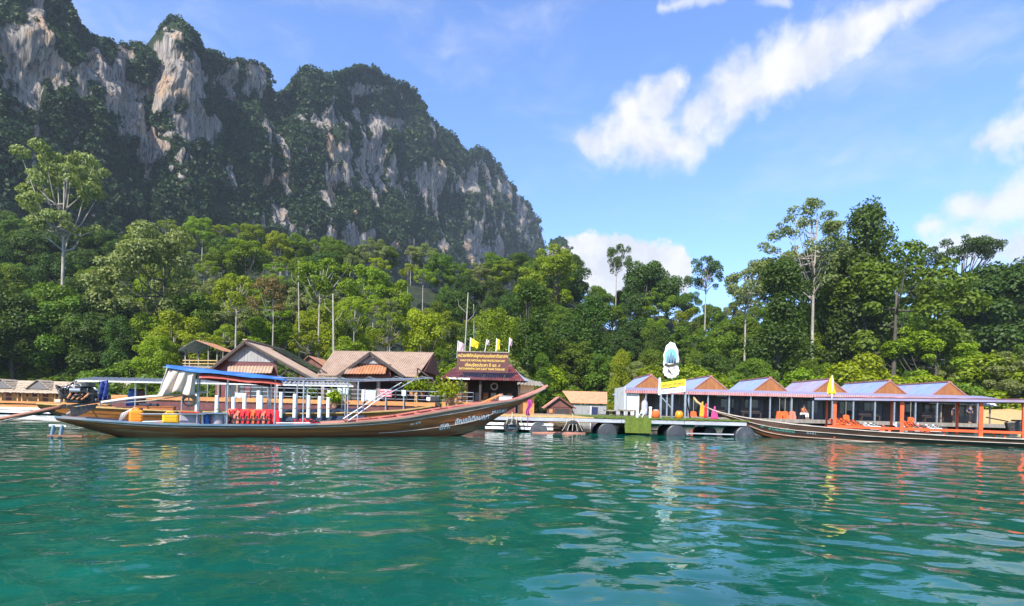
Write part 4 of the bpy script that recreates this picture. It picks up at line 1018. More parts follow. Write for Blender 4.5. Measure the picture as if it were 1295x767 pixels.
# awning at the right end of the row
aw = thing('end_awning', 'pale awning on posts at the far end of the raft house row', 'awning', (PX(1225, 51), 51, .74)); O = aw.location
MB().corr(at(1188, 505, 53), at(1254, 506, 53), at(1262, 514, 50), at(1175, 510, 50), 22, .03).build('roof', 'canvas_white', aw, O)
for px in (1190, 1252): MB().beam((PX(px, 50.5), 50.5, .74), (PX(px, 50.5), 50.5, PZ(px, 512, 50.5)), .1).build('post', 'wood_weathered', aw, O)
MB().bb(PX(1180, 51) + 0, PX(1262, 51), 49.2, 54, .45, .742).build('floor', 'wood_ochre', aw, O)

# ---------------- front dock with turf, floats and tyres
YD = 24.5; zdk = .74
dk = thing('turf_dock', 'floating dock topped with green turf, grey edge boards and drum floats', 'dock', (PX(800, YD), YD, 0)); O = dk.location
xa, xm, xb = PX(617, YD), PX(786, YD), PX(944, YD)
MB().bb(xa, xb, YD, 49.0, .50, .70).build('deck', 'wood_weathered', dk, O)
def turf_grid(x0, x1, y0, y1, nx_, ny_, z, seed, amp=.02):
    rng = random.Random(seed); return MB().grid([[(x0 + (x1 - x0) * i / nx_, y0 + (y1 - y0) * j / ny_, z + rng.uniform(-amp, amp)) for i in range(nx_ + 1)] for j in range(ny_ + 1)], (0, 0, -.05))
turf_grid(xm - 1.2, xb + .12, YD - .06, YD + 13, 60, 40, .755, 2, .025).build('turf', 'turf', dk, O, smooth=False)
turf_grid(xa - .05, xm - 1.22, YD - .03, YD + 13, 30, 10, .735, 3, .008).build('plank_top', 'wood_ochre', dk, O)
rng_ = random.Random(6)
fr = MB()                                                 # ragged turf fringe along the edge
for i in range(420):
    x = rng_.uniform(xm - 1.0, xb + .1); y = YD - .07; h = rng_.uniform(.04, .13); d = rng_.uniform(-.04, .04)
    fr.add([(x - .012, y, .75), (x + .012, y, .75), (x + d, y - .05, .75 - h * .8)] if rng_.random() < .5 else [(x - .012, y + .1, .75), (x + .012, y + .1, .75), (x + d, y + .08, .75 + h * .7)], [(0, 1, 2)])
fr.build('turf_fringe', 'turf', dk, O, kind='stuff')
for x0, x1 in ((xa, xm), (xm + .02, (xm + xb) / 2), ((xm + xb) / 2 + .02, xb)):
    MB().bb(x0, x1, YD - .06, YD - .005, .52, .67).build('edge_board', 'plank_grey', dk, O)
dm = MB(); rows = []
for j in range(9):
    z = .77 - .085 * j; rows.append([(PX(790, YD) + i * (PX(823, YD) - PX(790, YD)) / 12 + .01 * math.sin(j + i), YD - .10 - .02 * math.sin(i * 1.3) - .01 * j, max(.06, z)) for i in range(13)])
dm.grid(rows, (0, .03, 0)).build('turf_drape', 'turf', dk, O)
for i, px in enumerate((682, 769, 856, 943)):
    fl = MB().lathe([(.03, -.03), (.38, 0), (.43, .03), (.43, .6), (.42, .65), (.43, .7), (.43, 1.6), (.02, 1.63)], (PX(px, YD), YD - .02, .08), 24, 'Y').build('drum_float', 'float_black' if i in (0, 3) else 'float_grey', dk, O, smooth=False)
    if i == 0: MB().box((PX(688, YD), YD - .06, .33), (.13, .02, .05)).build('maker_mark', 'plank_grey', fl, O)
for i in range(7):
    MB().lathe([(.03, -.03), (.3, 0), (.3, 1.6), (.02, 1.63)], (xa + 1 + i * 1.55, YD + 1.2, .1), 14, 'Y').build('inner_float', 'float_black', dk, O)
for z in (.12, .30):
    MB().bb(xa - .1, PX(700, YD), YD - .02, YD + .04, z, z + .11).build('fender_board', 'white_paint', dk, O)
MB().beam((PX(868, YD), YD - .05, .13), (PX(928, YD), YD - .05, .13), .06, .05).build('lower_rail', 'plank_grey', dk, O)
def tyre(px, py, lab, tilt=.12):
    c = at(px, py, YD - .25); o = thing('tyre_fender', lab, 'tyre', c, 0, 'tyre fenders on the dock'); o.rotation_euler = (tilt, 0, 0)
    MB().torus((0, 0, 0), .265, .095, 'Y', 28, 10, 1.0).build('tread', 'black_rubber', o, smooth=True)
    MB().torus((0, -.05, 0), .20, .035, 'Y', 24, 6).build('rim_bead', 'steel_dark', o, smooth=True)
    MB().tube([(0, .02, .36), (.02, .1, .55), (.0, .22, .62)], .014, 6).build('rope', 'rope', o)
tyre(647, 540, 'black tyre hung as fender on the white boards by the longtail bow'); tyre(724, 542, 'black tyre tied with white rope above the red log')
lg = MB(); a_, b_ = at(673, 549.5, YD - .7), at(740, 549.8, YD - .7)
lg.tube([a_, a_.lerp(b_, .3), a_.lerp(b_, .7), b_], [.10, .115, .11, .09], 10)
tag(lg.build('floating_log', 'log_red', None, a_, smooth=True), 'red brown log floating against the dock floats', 'log')
rp = MB(); c = at(724, 533, YD - .2)
for k in range(5): rp.tube([c + Vector((-.22 + k * .1, -.05, .1)), c + Vector((-.3 + .15 * k, -.16, -.15)), c + Vector((-.45 + .22 * k, -.12, -.42))], .016, 5)
tag(rp.build('mooring_rope', 'rope', None, c), 'loose white mooring ropes hanging over the tyre above the log', 'rope')
rp = MB(); c = at(650, 531, YD - .2)
for k in range(4): rp.tube([c + Vector((-.3 + k * .2, .1, .12)), c + Vector((-.28 + .2 * k, -.18, .0)), c + Vector((-.34 + .22 * k, -.14, -.2))], .02, 5)
tag(rp.build('mooring_rope', 'rope', None, c), 'pale mooring ropes lying over the dock edge by the longtail bow', 'rope')

# ---------------- emblem sign
YS = 27.0
es = thing('emblem_sign', 'tall sign with oval emblem board over yellow and white name boards', 'sign', (PX(850, YS), YS, zdk)); O = es.location
for px in (835.5, 850, 866.5): MB().bb(PX(px, YS) - .045, PX(px, YS) + .045, YS, YS + .09, zdk, PZ(px, 490, YS)).build('leg', 'steel', es, O)
MB().beam(at(837, 503, YS + .04), at(849, 516, YS + .04), .04).build('brace', 'steel', es, O); MB().beam(at(868, 503, YS + .05), at(873, 529, YS + 1.0), .05).build('brace', 'steel_dark', es, O)
MB().bb(PX(832, YS), PX(834.6, YS), YS - .05, YS + .03, PZ(833, 500, YS), PZ(833, 478, YS)).build('end_post', 'white_paint', es, O)
def tilted(px0, px1, p0b, p0t, p1b, p1t, y, mat, nm):
    q = [at(px0, p0b, y), at(px1, p1b, y), at(px1, p1t, y), at(px0, p0t, y)]
    MB().prism(q, (0, .05, 0)).build(nm, mat, es, O); return lambda u, v: tuple((q[0].lerp(q[1], u)).lerp(q[3].lerp(q[2], u), v) + Vector((0, -.012, 0)))
f1 = tilted(835, 867, 491.5, 484.5, 488, 479.5, YS - .06, 'sign_yellow', 'yellow_name_board')
f2 = tilted(832.5, 867, 499, 494.2, 495.5, 488.6, YS - .06, 'white_paint', 'white_name_board')
lettering('lettering', 'แพต้นเตย เชี่ยวหลาน', .06, .94, .2, .6, f1, 'letter_dark', es, .01, origin=O)
lettering('lettering', 'TON TOEY RAFT HOUSE', .08, .92, .25, .5, f2, 'letter_blue', es, .01, origin=O)
# oval emblem: white scalloped rim, teal lake picture, dark boats, white round crest below
oc = at(848.5, 456, YS - .02); S = YS / F
def oval(cx_, cz_, rx, rz, y, n=40, lobes=0, amp=0): return [(oc.x + (cx_ + (rx + amp * math.cos(lobes * 2 * math.pi * i / n)) * math.cos(2 * math.pi * i / n)) * S, y, oc.z + (cz_ + (rz + amp * math.cos(lobes * 2 * math.pi * i / n)) * math.sin(2 * math.pi * i / n)) * S) for i in range(n)]
MB().prism(oval(0, 1, 9.6, 22, YS - .05, 60, 11, .5), (0, .05, 0)).build('oval_board', 'white_paint', es, O)
MB().prism(oval(-.3, 4, 7.6, 10.5, YS - .075), (0, .02, 0)).build('teal_picture', 'teal_paint', es, O)
pk_ = MB()
for cx_, w, h in ((-3.8, 2.6, 11), (-.4, 2.4, 15), (2.8, 2.6, 12), (5.2, 1.6, 8)):
    pk_.prism([(oc.x + (cx_ - w) * S, YS - .088, oc.z - 4 * S), (oc.x + (cx_ + w) * S, YS - .088, oc.z - 4 * S), (oc.x + (cx_ + w * .4) * S, YS - .088, oc.z + (h - 6) * S), (oc.x + cx_ * S, YS - .088, oc.z + (h - 3.6) * S), (oc.x + (cx_ - w * .6) * S, YS - .088, oc.z + (h - 7) * S)], (0, .01, 0))
pk_.build('painted_peaks', 'hull_blue', es, O)
MB().prism([(oc.x + x * S, YS - .10, oc.z + z * S) for x, z in ((-8.5, -4), (-3, -5.6), (4, -4.2), (8.6, -2), (8.2, -5.5), (2, -8.2), (-5, -8.6), (-8.6, -7))], (0, .012, 0)).build('dark_band', 'letter_dark', es, O)
MB().prism(oval(0, -13, 10.2, 9.6, YS - .085, 60, 13, .6), (0, .03, 0)).build('round_crest', 'canvas_white', es, O)
cm_ = MB()
for a0 in (.3, 1.9, 3.3, 4.6):
    cm_ = MB(); cm_.prism([(oc.x + (r * math.cos(a0 + t)) * S, YS - .10, oc.z + (-12.5 + r * math.sin(a0 + t)) * S) for r, t in ((3, 0), (6.4, .15), (6.6, .6), (3.4, .7))], (0, .01, 0)); cm_.build('crest_mark', 'plastic_grey', es, O)
cm_ = MB(); cm_.prism([(oc.x + x * S, YS - .10, oc.z + z * S) for x, z in ((-3.5, -11), (-1, -13.6), (.5, -16.5), (-1.2, -17), (-4.2, -13))], (0, .012, 0)); cm_.build('crest_mark_dark', 'letter_dark', es, O)

# ---------------- sandy bank at the right end
rows = []
for j in range(12):
    t = j / 11; row = []
    for i in range(60):
        px = 1120 + 330 * i / 59; Yb = 62 + 18 * t; z = -.4 + 3.4 * t ** .7 * float(np.clip((px - 1150) / 90, 0, 1)) + .35 * (float(fbm(np.array(px * .05), np.array(t * 3.), np.array(0.), 3)) - .5)
        row.append((PX(px, Yb), Yb, z))
    rows.append(row)
MB().grid(rows).build('sand_bank', 'bank_sand', None, (PX(1280, 66), 66, 0), smooth=True, kind='structure', label='ochre sandy bank at the right shore')

# ================================================================ boats
class Boat:
    def __init__(s, name, label, S, E, L, sheer, keel, beam, near):
        s.d = Vector((E[0] - S[0], E[1] - S[1], 0)).normalized(); s.n = Vector((-s.d.y, s.d.x, 0)); s.S = Vector((S[0], S[1], 0)); s.L = L; s.near = near
        s.tabs = (sheer, keel, beam); s.ang = math.atan2(s.d.y, s.d.x)
        s.root = thing(name, label, 'boat', s.S, s.ang)
    def f(s, k, x): t = s.tabs[k]; return float(np.interp(x, [a for a, _ in t], [b for _, b in t]))
    def sheer(s, x): return s.smooth(0, x)
    def smooth(s, k, x): return (s.f(k, x - .5) + 2 * s.f(k, x) + s.f(k, x + .5)) / 4 if .5 < x < s.L - .5 else s.f(k, x)
    def hull(s, x, v, side, out=0):
        zs, zk, b = s.smooth(0, x), s.smooth(1, x), s.smooth(2, x)
        y = b * (v ** .40); 
        return Vector((x, side * (y + out), zk + (zs - zk) * v))
    def W(s, p): return s.S + s.d * p[0] + s.n * p[1] + Vector((0, 0, p[2]))
    def loc(s, px, py, off):                              # pixel seen on the vertical plane at lateral offset off -> local point
        r = ray(px, py); P0 = s.S + s.n * off; o = Vector((0, 0, EYE))
        t = (P0 - o).dot(s.n) / r.dot(s.n); p = o + r * t - s.S
        return Vector((p.dot(s.d), off, p.z))
    def strakes(s, bands, nx=70, inner='hull_inner'):
        xs = [s.L * i / nx for i in range(nx + 1)]
        for v0, v1, mat, out in bands:
            for side in (-1, 1):
                rows = [[s.hull(x, v0 + (v1 - v0) * k / 4, side, out) for x in xs] for k in range(5)]
                MB().grid(rows, (0, -side * .03, 0)).build('hull_plank', mat, s.root, smooth=False)
        for side in (-1, 1):
            rows = [[s.hull(x, .25 + .75 * k / 6, side, -.045) for x in xs] for k in range(7)]
            MB().grid(rows, (0, -side * .012, 0)).build('inner_lining', inner, s.root)
    def rail(s, nm, mat, w, h, dz=0, out=0, x0=0, x1=None, nx=60, n=4, v=1.0, sides=(-1, 1)):
        x1 = x1 if x1 is not None else s.L
        for side in sides:
            m = MB(); prev = None; rows = [[], [], [], []]
            for i in range(nx + 1):
                x = x0 + (x1 - x0) * i / nx; p = s.hull(x, v, side, out) + Vector((0, 0, dz))
                for k, (a, b) in enumerate(((-1, -1), (1, -1), (1, 1), (-1, 1))): rows[k].append(p + Vector((0, a * w / 2, b * h / 2)))
            m.grid(rows + [rows[0]]); m.add([rows[k][0] for k in range(4)], [(0, 1, 2, 3)]); m.add([rows[k][-1] for k in range(4)], [(3, 2, 1, 0)])
            m.build(nm, mat, s.root)
    def floor(s, z, x0, x1, mat):
        n = 40; rows = [[], []]
        for i in range(n + 1):
            x = x0 + (x1 - x0) * i / n; zk, zs = s.smooth(1, x), s.smooth(0, x); zz = max(z, zk + .06); v = max(.02, min(1, (zz - zk) / max(zs - zk, .05)))
            b = s.smooth(2, x) * v ** .40 - .07
            rows[0].append((x, -b, zz)); rows[1].append((x, b, zz))
        MB().grid(rows, (0, 0, -.03)).build('floor_boards', mat, s.root)
    def thwart(s, x, z, mat, w=.22):
        zk, zs = s.smooth(1, x), s.smooth(0, x); v = min(1, max(.05, (z - zk) / (zs - zk))); b = s.smooth(2, x) * v ** .40 - .05
        MB().bb(x - w / 2, x + w / 2, -b, b, z - .02, z + .02).build('thwart', mat, s.root)
    def text(s, body, xa, xb, drop, h, mat, bold=.02, flip=False, rise=0):
        def mp(u, t):
            x = xa + (xb - xa) * u; z = s.smooth(0, x) - drop + rise * u + t; zk, zs = s.smooth(1, x), s.smooth(0, x)
            v = min(.99, max(.02, (z - zk) / (zs - zk))); p = s.hull(x, v, s.near, .022); return tuple(p)
        return lettering('lettering', body, 0, 1, 0, h, mp, mat, s.root, bold)

def add_to(b, o): return o

# ---------------- front longtail with blue tarp roof
S1, E1 = (-11.75, 14.35), (1.22, 21.75); L1 = math.hypot(E1[0] - S1[0], E1[1] - S1[1])
u = lambda t: [(a * L1, b) for a, b in t]
B1 = Boat('longtail_boat', 'long wooden longtail boat with blue tarp roof, loaded with red vests', S1, E1, L1,
          u([(0, .53), (.06, .46), (.12, .40), (.2, .365), (.35, .37), (.45, .43), (.5, .47), (.6, .62), (.67, .82), (.75, 1.02), (.82, 1.18), (.88, 1.29), (.92, 1.38), (.96, 1.58), (1, 1.86)]),
          u([(0, .42), (.04, .22), (.08, .0), (.14, -.18), (.3, -.25), (.6, -.22), (.72, -.12), (.79, .06), (.83, .38), (.87, .76), (.91, 1.05), (.95, 1.36), (1, 1.80)]),
          u([(0, .42), (.08, .62), (.2, .80), (.35, .88), (.5, .9), (.62, .84), (.72, .70), (.8, .50), (.87, .30), (.92, .18), (.96, .12), (1, .085)]), -1)
B1.strakes([(.0, .44, 'hull_bottom', 0), (.44, .60, 'hull_brown', .012), (.60, .86, 'hull_orange', .022), (.86, .96, 'hull_grey', .03)])
B1.rail('gunwale', 'hull_blue', .09, .05, 0, .03, x1=L1 * .42); B1.rail('gunwale', 'hull_grey', .09, .05, 0, .03, x0=L1 * .42); B1.rail('rubbing_strip', 'rub_strip', .03, .022, 0, .04, v=.86); B1.rail('rubbing_strip', 'rub_strip', .02, .016, 0, .03, x0=L1 * .55, x1=L1 * .84, v=.46)
B1.rail('inner_rail', 'hull_inner', .10, .045, .03, -.09, x0=L1 * .5, x1=L1 * .97)
B1.floor(.10, L1 * .05, L1 * .88, 'wood_weathered')
for i in range(9): B1.thwart(L1 * (.58 + .042 * i), B1.sheer(L1 * (.58 + .042 * i)) - .02, 'hull_inner', .10)
# foredeck boards and raised plank
for side in (-1, 1):
    pass
fd = []
for i in range(9):
    x = L1 * (.80 + .02 * i); bq = B1.smooth(2, x) - .05; z = B1.sheer(x) + .0; fd.append([(x, -bq, z), (x, bq, z)])
MB().grid(fd, (0, 0, -.03)).build('foredeck', 'hull_inner', B1.root)
a_, b_ = B1.loc(607, 511, 0), B1.loc(634, 499, 0)
MB().beam(a_, b_, .26, .04).build('bow_step_plank', 'wood_orange', B1.root)
# stem post cap
xs_ = [L1 * t for t in (.93, .965, 1.0, 1.012)]
MB().tube([(x, 0, B1.sheer(min(x, L1)) + (0 if x <= L1 else .10)) for x in xs_], [.09, .085, .075, .06], 6).build('prow', 'hull_inner', B1.root)
# lettering on the bow
xa = B1.loc(559, 540, -.6)[0]
B1.text('สค.', B1.loc(557, 540, -.62)[0], B1.loc(571, 538, -.6)[0], .66, .20, 'letter_white', .03)
B1.text('อัญญ์เดือนญา', B1.loc(576, 535, -.58)[0], B1.loc(619, 530, -.35)[0], .62, .27, 'letter_white', .03, rise=.02)
B1.text('099.215.4611', B1.loc(622, 526, -.33)[0], B1.loc(641, 521, -.22)[0], .40, .12, 'letter_white', .03, rise=.0)
B1.text('ชล 479', B1.loc(519, 533, -.75)[0], B1.loc(532, 532, -.72)[0], .30, .08, 'letter_white', .02)
B1.text('อ.บ. ๙๙', B1.loc(110, 548, -.62)[0], B1.loc(124, 549, -.62)[0], .34, .09, 'hull_grey', .02)
# roof frame
posts_px = [(170, 497, 536), (249, 470, 538), (287, 475, 539), (347, 480, 538), (383, 480, 537), (452, 482, 533)]
zro = B1.loc(250, 466, -.7)[2]
top_of = {}
for px, pt, pb in posts_px[1:]:
    for side, off in ((-1, -.78), (1, .78)):
        p = B1.loc(px, pb, -.78); x = p[0] + (0 if side < 0 else .05); zt_ = float(np.interp(x, [B1.loc(205, 0, -.78)[0], B1.loc(345, 0, -.78)[0], B1.loc(460, 0, -.78)[0]], [1.84, 1.68, 1.78]))
        MB().tube([(x, off * B1.smooth(2, x) / .9, B1.sheer(x) - .05), (x, off, zt_)], .022, 6).build('roof_post', 'steel', B1.root)
xA, xB = B1.loc(206, 465, -.78)[0], B1.loc(547, 481, -.78)[0]
for off in (-.80, .80): MB().tube([(xA, off, 1.90), (B1.loc(345, 0, -.78)[0], off, 1.74), (B1.loc(460, 480, -.78)[0], off, 1.82), (xB, off, 1.98)], .025, 6).build('roof_rail', 'alu', B1.root)
for i in range(9):
    x = xA + .2 + i * (xB - xA - .3) / 8; z = float(np.interp(x, [xA, B1.loc(345, 0, -.78)[0], B1.loc(460, 0, -.78)[0], xB], [1.90, 1.74, 1.82, 1.98]))
    MB().tube([(x, -.8, z), (x, 0, z + .1), (x, .8, z)], .016, 5).build('roof_hoop', 'steel', B1.root)
def tarp(x0, x1, zf, w, mat, nm, seed, th=.01, drop=.0, n=26, m=12, crown=.07):
    rng = random.Random(seed); rows = []
    for j in range(m + 1):
        t = -1 + 2 * j / m; row = []
        for i in range(n + 1):
            x = x0 + (x1 - x0) * i / n; row.append((x + rng.uniform(-.01, .01), t * w, zf(x) + crown * (1 - t * t) - drop * max(0, abs(t) - .8) * 5 + .015 * math.sin(x * 5 + t * 4) + rng.uniform(-.006, .006)))
        rows.append(row)
    return MB().grid(rows, (0, 0, -th)).build(nm, mat, B1.root, smooth=True)
xb1, xb2 = B1.loc(210, 463, -.8)[0], B1.loc(362, 478, -.8)[0]
xr1 = B1.loc(252, 470, -.8)[0]
zfun = lambda x: float(np.interp(x, [xb1, xr1, xb2], [1.90, 1.83, 1.70]))
tarp(xb1, xb2, lambda x: zfun(x) + .05, .92, 'tarp_blue', 'blue_tarp', 3, .012, .07)
tarp(xr1, xb2 - .1, lambda x: zfun(x) - .02, .90, 'tarp_red', 'red_lining', 4, .01, .14)
# cream curtain at the aft end
rows = []
for j in range(10):
    t = j / 9; row = []
    for i in range(22):
        q = i / 21; top_ = B1.loc(214 + 34 * q, 468 + 2 * q, -.86); bot = B1.loc(199 + 47 * q, 499 - 1 * q + (3 * math.sin(q * 9)), -.90)
        p = top_.lerp(bot, t) + Vector((.03 * math.sin(q * 25), .06 * math.sin(q * 19 + t * 2) * (.3 + t), 0)); row.append(p)
    rows.append(row)
MB().grid(rows, (0, .012, 0)).build('cream_curtain', 'canvas_cream', B1.root, smooth=True)
rows = [[Vector((B1.loc(211 - 11 * t, 466 + 32 * t, -.85)[0] + .05 * math.sin(i), -.85 + 1.6 * i / 8, B1.loc(211 - 11 * t, 466 + 32 * t, -.85)[2])) for i in range(9)] for t in (0, .25, .5, .75, 1)]
MB().grid(rows, (.01, 0, 0)).build('aft_curtain', 'canvas_white', B1.root, smooth=True)
# seat rails and side bars
for py0, py1, x0, x1 in ((524, 524, 178, 260), (534, 533, 180, 205)): MB().tube([B1.loc(x0, py0, -.74), B1.loc(x1, py1, -.78)], .02, 6).build('side_bar', 'alu', B1.root)
MB().beam(B1.loc(255, 522.5, -.55), B1.loc(287, 523, -.55), .5, .035).build('table_board', 'hull_blue', B1.root)
for px in (256, 285): MB().beam(B1.loc(px, 523, -.6), B1.loc(px, 539, -.6), .05).build('table_leg', 'steel', B1.root)
MB().beam(B1.loc(228, 521, -.6), B1.loc(253, 522, -.6), .4, .035).build('red_bench_top', 'plastic_red', B1.root)
MB().beam(B1.loc(349, 535, -.74), B1.loc(392, 535, -.78), .05, .03).build('side_board', 'canvas_white', B1.root)
# diagonal boarding handrail at the bow
for dx_ in (0, 7): MB().tube([B1.loc(434 + dx_, 530 + dx_ * .3, -.6), B1.loc(474 + dx_, 504, -.6), B1.loc(508 + dx_ * 2, 484 - dx_ * .3, -.6)], .022, 6).build('boarding_rail', 'alu', B1.root)
# stern ladder legs in the water
for px in (66, 77): MB().tube([B1.loc(px + 2, 538, -.35), B1.loc(px, 549, -.35), B1.loc(px - 2, 556, -.35)], .045, 6).build('rudder_leg', 'hull_blue', B1.root)
MB().beam(B1.loc(62, 538, -.35), B1.loc(84, 539, -.35), .05, .05).build('rudder_bar', 'white_paint', B1.root)
MB().beam(B1.loc(60, 551, -.38), B1.loc(104, 552, -.50), .05, .04).build('waterline_board', 'log_red', B1.root)

# ---------------- engine with long propeller shaft (own thing, bolted to the stern)
def on1(o_local): return B1.W(o_local)
def b1thing(name, label, cat, base_local, group=None):
    return thing(name, label, cat, B1.W(base_local), B1.ang, group)
eb = B1.loc(98, 527, 0)
eng = b1thing('longtail_engine', 'black car engine with long propeller shaft on the boat stern', 'engine', eb)
def EL(px, py, off=0): return B1.loc(px, py, off) - eb
c = EL(103, 502); m = MB()
m.box(c, (.60, .34, .34)); m.build('engine_block', 'engine_black', eng, bevel=.03)
MB().box(c + Vector((0, 0, .20)), (.46, .22, .12)).build('cylinder_head', 'engine_black', eng, bevel=.025)
MB().box(c + Vector((-.02, 0, .285)), (.36, .14, .05)).build('valve_cover', 'alu', eng, bevel=.02)
MB().lathe([(.02, -.06), (.15, -.05), (.15, .05), (.02, .06)], c + Vector((.16, -.14, .32)), 18).build('air_filter', 'steel_dark', eng)
for k, (dx_, dz_, rr_) in enumerate(((.30, -.06, .11), (.30, .12, .075), (.31, .02, .06))):
    MB().lathe([(.01, -.03), (rr_, -.03), (rr_ * .8, 0), (rr_, .03), (.01, .03)], c + Vector((dx_, -.06 + .1 * k, dz_)), 16, 'X').build('pulley', 'alu', eng)
MB().torus(c + Vector((.31, -.02, .02)), .14, .012, 'X', 20, 5).build('fan_belt', 'black_rubber', eng)
for k in range(4): MB().tube([c + Vector((-.18 + .12 * k, -.17, .10)), c + Vector((-.2 + .12 * k, -.26, .04)), c + Vector((-.26 + .1 * k, -.27, -.08))], .026, 7).build('exhaust_runner', 'tin_rust', eng, smooth=True)
MB().tube([c + Vector((-.25, -.27, -.08)), c + Vector((-.42, -.2, .1)), c + Vector((-.5, -.12, .26)), EL(80, 492)], .032, 8).build('exhaust_pipe', 'steel_dark', eng, smooth=True)
MB().lathe([(.01, -.12), (.06, -.11), (.06, .11), (.01, .12)], c + Vector((-.1, -.25, .16)), 12, 'X').build('alternator', 'alu', eng)
MB().box(c + Vector((-.36, .02, .06)), (.16, .26, .26)).build('gearbox', 'engine_black', eng, bevel=.03)
for k in range(5): MB().tube([c + Vector((.1 - .1 * k, -.12, .25)), c + Vector((.12 - .12 * k, -.24, .2 + .04 * (k % 2))), c + Vector((.02 - .1 * k, -.2, -.05))], .012, 5).build('hose', 'black_rubber', eng)
rg = random.Random(21)
for k in range(14):
    s0 = c + Vector((rg.uniform(-.42, .3), -.18 - .06 * rg.random(), rg.uniform(-.16, .30))); s1 = s0 + Vector((rg.uniform(-.2, .2), rg.uniform(-.08, .02), rg.uniform(-.16, .16))); s2 = s1 + Vector((rg.uniform(-.14, .14), rg.uniform(-.02, .08), rg.uniform(-.14, .14)))
    MB().tube([s0, s1, s2], rg.choice((.01, .016, .024)), 6).build('hose' if k % 3 else 'metal_pipe', 'black_rubber' if k % 3 else 'alu', eng, smooth=True)
for k in range(8):
    s0 = c + Vector((rg.uniform(-.38, .26), -.19, rg.uniform(-.14, .24))); MB().box(s0, (rg.uniform(.05, .12), .07, rg.uniform(.04, .1)), Euler((rg.random(), rg.random(), rg.random()))).build('bracket', ('steel_dark', 'engine_black', 'alu')[k % 3], eng, bevel=.01)
MB().box(c + Vector((-.24, -.02, .27)), (.22, .3, .03), Euler((.1, .2, .1))).build('heat_shield', 'canvas_cream', eng)
MB().box(c + Vector((-.46, -.1, -.13)), (.12, .1, .09)).build('starter_motor', 'canvas_cream', eng, bevel=.02)
MB().beam(EL(78, 515, -.1), EL(132, 507, -.1), .07, .06).build('mount_beam', 'engine_black', eng); MB().beam(EL(78, 515, .15), EL(132, 507, .15), .07, .06).build('mount_beam', 'engine_black', eng)
m = MB(); m.prism([EL(88, 516, -.12), EL(122, 511, -.12), EL(118, 517, -.12), EL(96, 527, -.12), EL(90, 527, -.12)], (0, .3, 0)); m.build('pivot_bracket', 'engine_black', eng)
MB().beam(EL(84, 524, -.1), EL(101, 513, -.1), .03).build('stay', 'alu', eng)
MB().tube([EL(84, 513.5), EL(40, 522), EL(0, 530), EL(-26, 536)], [.05, .045, .04, .032], 8).build('propeller_shaft_housing', 'log_red', eng, smooth=True)
MB().tube([EL(70, 519, .0), EL(30, 527, .0), EL(-20, 538, .0)], .018, 6).build('shaft_stay', 'engine_black', eng)
hub = EL(-27, 536.3); pr = MB().lathe([(.01, -.06), (.04, -.04), (.04, .04), (.01, .08)], hub, 10, 'X').build('propeller_hub', 'alu', eng)
for k in range(3):
    a = k * 2.094; MB().prism([hub + Vector((.0, .03 * math.cos(a), .03 * math.sin(a))), hub + Vector((.04, .12 * math.cos(a + .4), .12 * math.sin(a + .4))), hub + Vector((.0, .17 * math.cos(a), .17 * math.sin(a))), hub + Vector((-.04, .12 * math.cos(a - .4), .12 * math.sin(a - .4)))], (.012, 0, 0)).build('propeller_blade', 'alu', eng)
MB().tube([EL(128, 509, -.15), EL(165, 504, -.2), EL(215, 500, -.25), EL(262, 496, -.3)], [.03, .034, .034, .03], 8).build('tiller_boom', 'canvas_white', eng, smooth=True)
MB().tube([EL(128, 511, -.12), EL(190, 507, -.2), EL(236, 500, -.25)], .016, 6).build('throttle_cable', 'rope', eng)
tb = MB(); rows = [[EL(125 + 12 * i / 6, 483 + 24 * j / 6 - i * .3, .5) + Vector((0, .05 * math.sin(i * 2 + j), 0)) for i in range(7)] for j in range(7)]
tag(MB().grid([[p + eb for p in r] for r in rows], (0, .01, 0)).build('engine_tarp', 'tarp_navy', None, (0, 0, 0), smooth=True), 'dark blue tarp hanging behind the boat engine', 'tarp')
et = bpy.data.objects['engine_tarp']; et.location = B1.S; et.rotation_euler = (0, 0, B1.ang); et.data.materials.clear(); et.data.materials.append(M('tarp_royal', (.02, .05, .26), (.015, .035, .2), .6, 4))

# ---------------- cargo
def jerry(px, pyt, pyb, wpx, mat, lab, off=-.48):
    b0 = B1.loc(px, pyb, off); h = B1.loc(px, pyt, off)[2] - b0[2]; w = (B1.loc(px + wpx / 2, pyb, off) - B1.loc(px - wpx / 2, pyb, off)).length
    o = b1thing('jerry_can', lab, 'jerry can', b0, 'fuel cans aboard the longtail')
    MB().box((0, 0, h * .46), (w, .22, h * .92)).build('body', mat, o, bevel=.05)
    MB().tube([(-w * .3, 0, h * .9), (-w * .22, 0, h * 1.02), (w * .12, 0, h * 1.02), (w * .2, 0, h * .9)], .02, 6).build('handle', mat, o, smooth=True)
    MB().lathe([(.04, 0), (.04, .05), (.02, .06)], (w * .34, 0, h * .9), 10).build('cap', 'strap_black', o)
    for k in range(3): MB().box((0, -.112, h * (.25 + .2 * k)), (w * .7, .012, .02)).build('moulded_rib', mat, o)
jerry(172, 517, 535.5, 18, 'plastic_orange', 'orange plastic fuel can near the boat engine'); jerry(215.5, 521.5, 538, 21, 'plastic_yellow', 'yellow plastic fuel can beside the red topped bench')
b0 = B1.loc(168, 528, -.3); o = b1thing('cable_bundle', 'bundle of pale hoses beside the orange fuel can', 'hose', B1.loc(156, 535, -.4))
q0 = B1.loc(156, 535, -.4)
for k in range(6):
    pts = [B1.loc(150 + k, 536 - k, -.4) - q0, B1.loc(154 + 2 * k, 524 - k, -.4) - q0, B1.loc(164 + k, 519 - .6 * k, -.38) - q0, B1.loc(171 + k * .4, 523, -.36) - q0]
    MB().tube(pts, .022 - .002 * k, 6).build('hose', 'canvas_white' if k % 2 else 'plastic_grey', o, smooth=True)
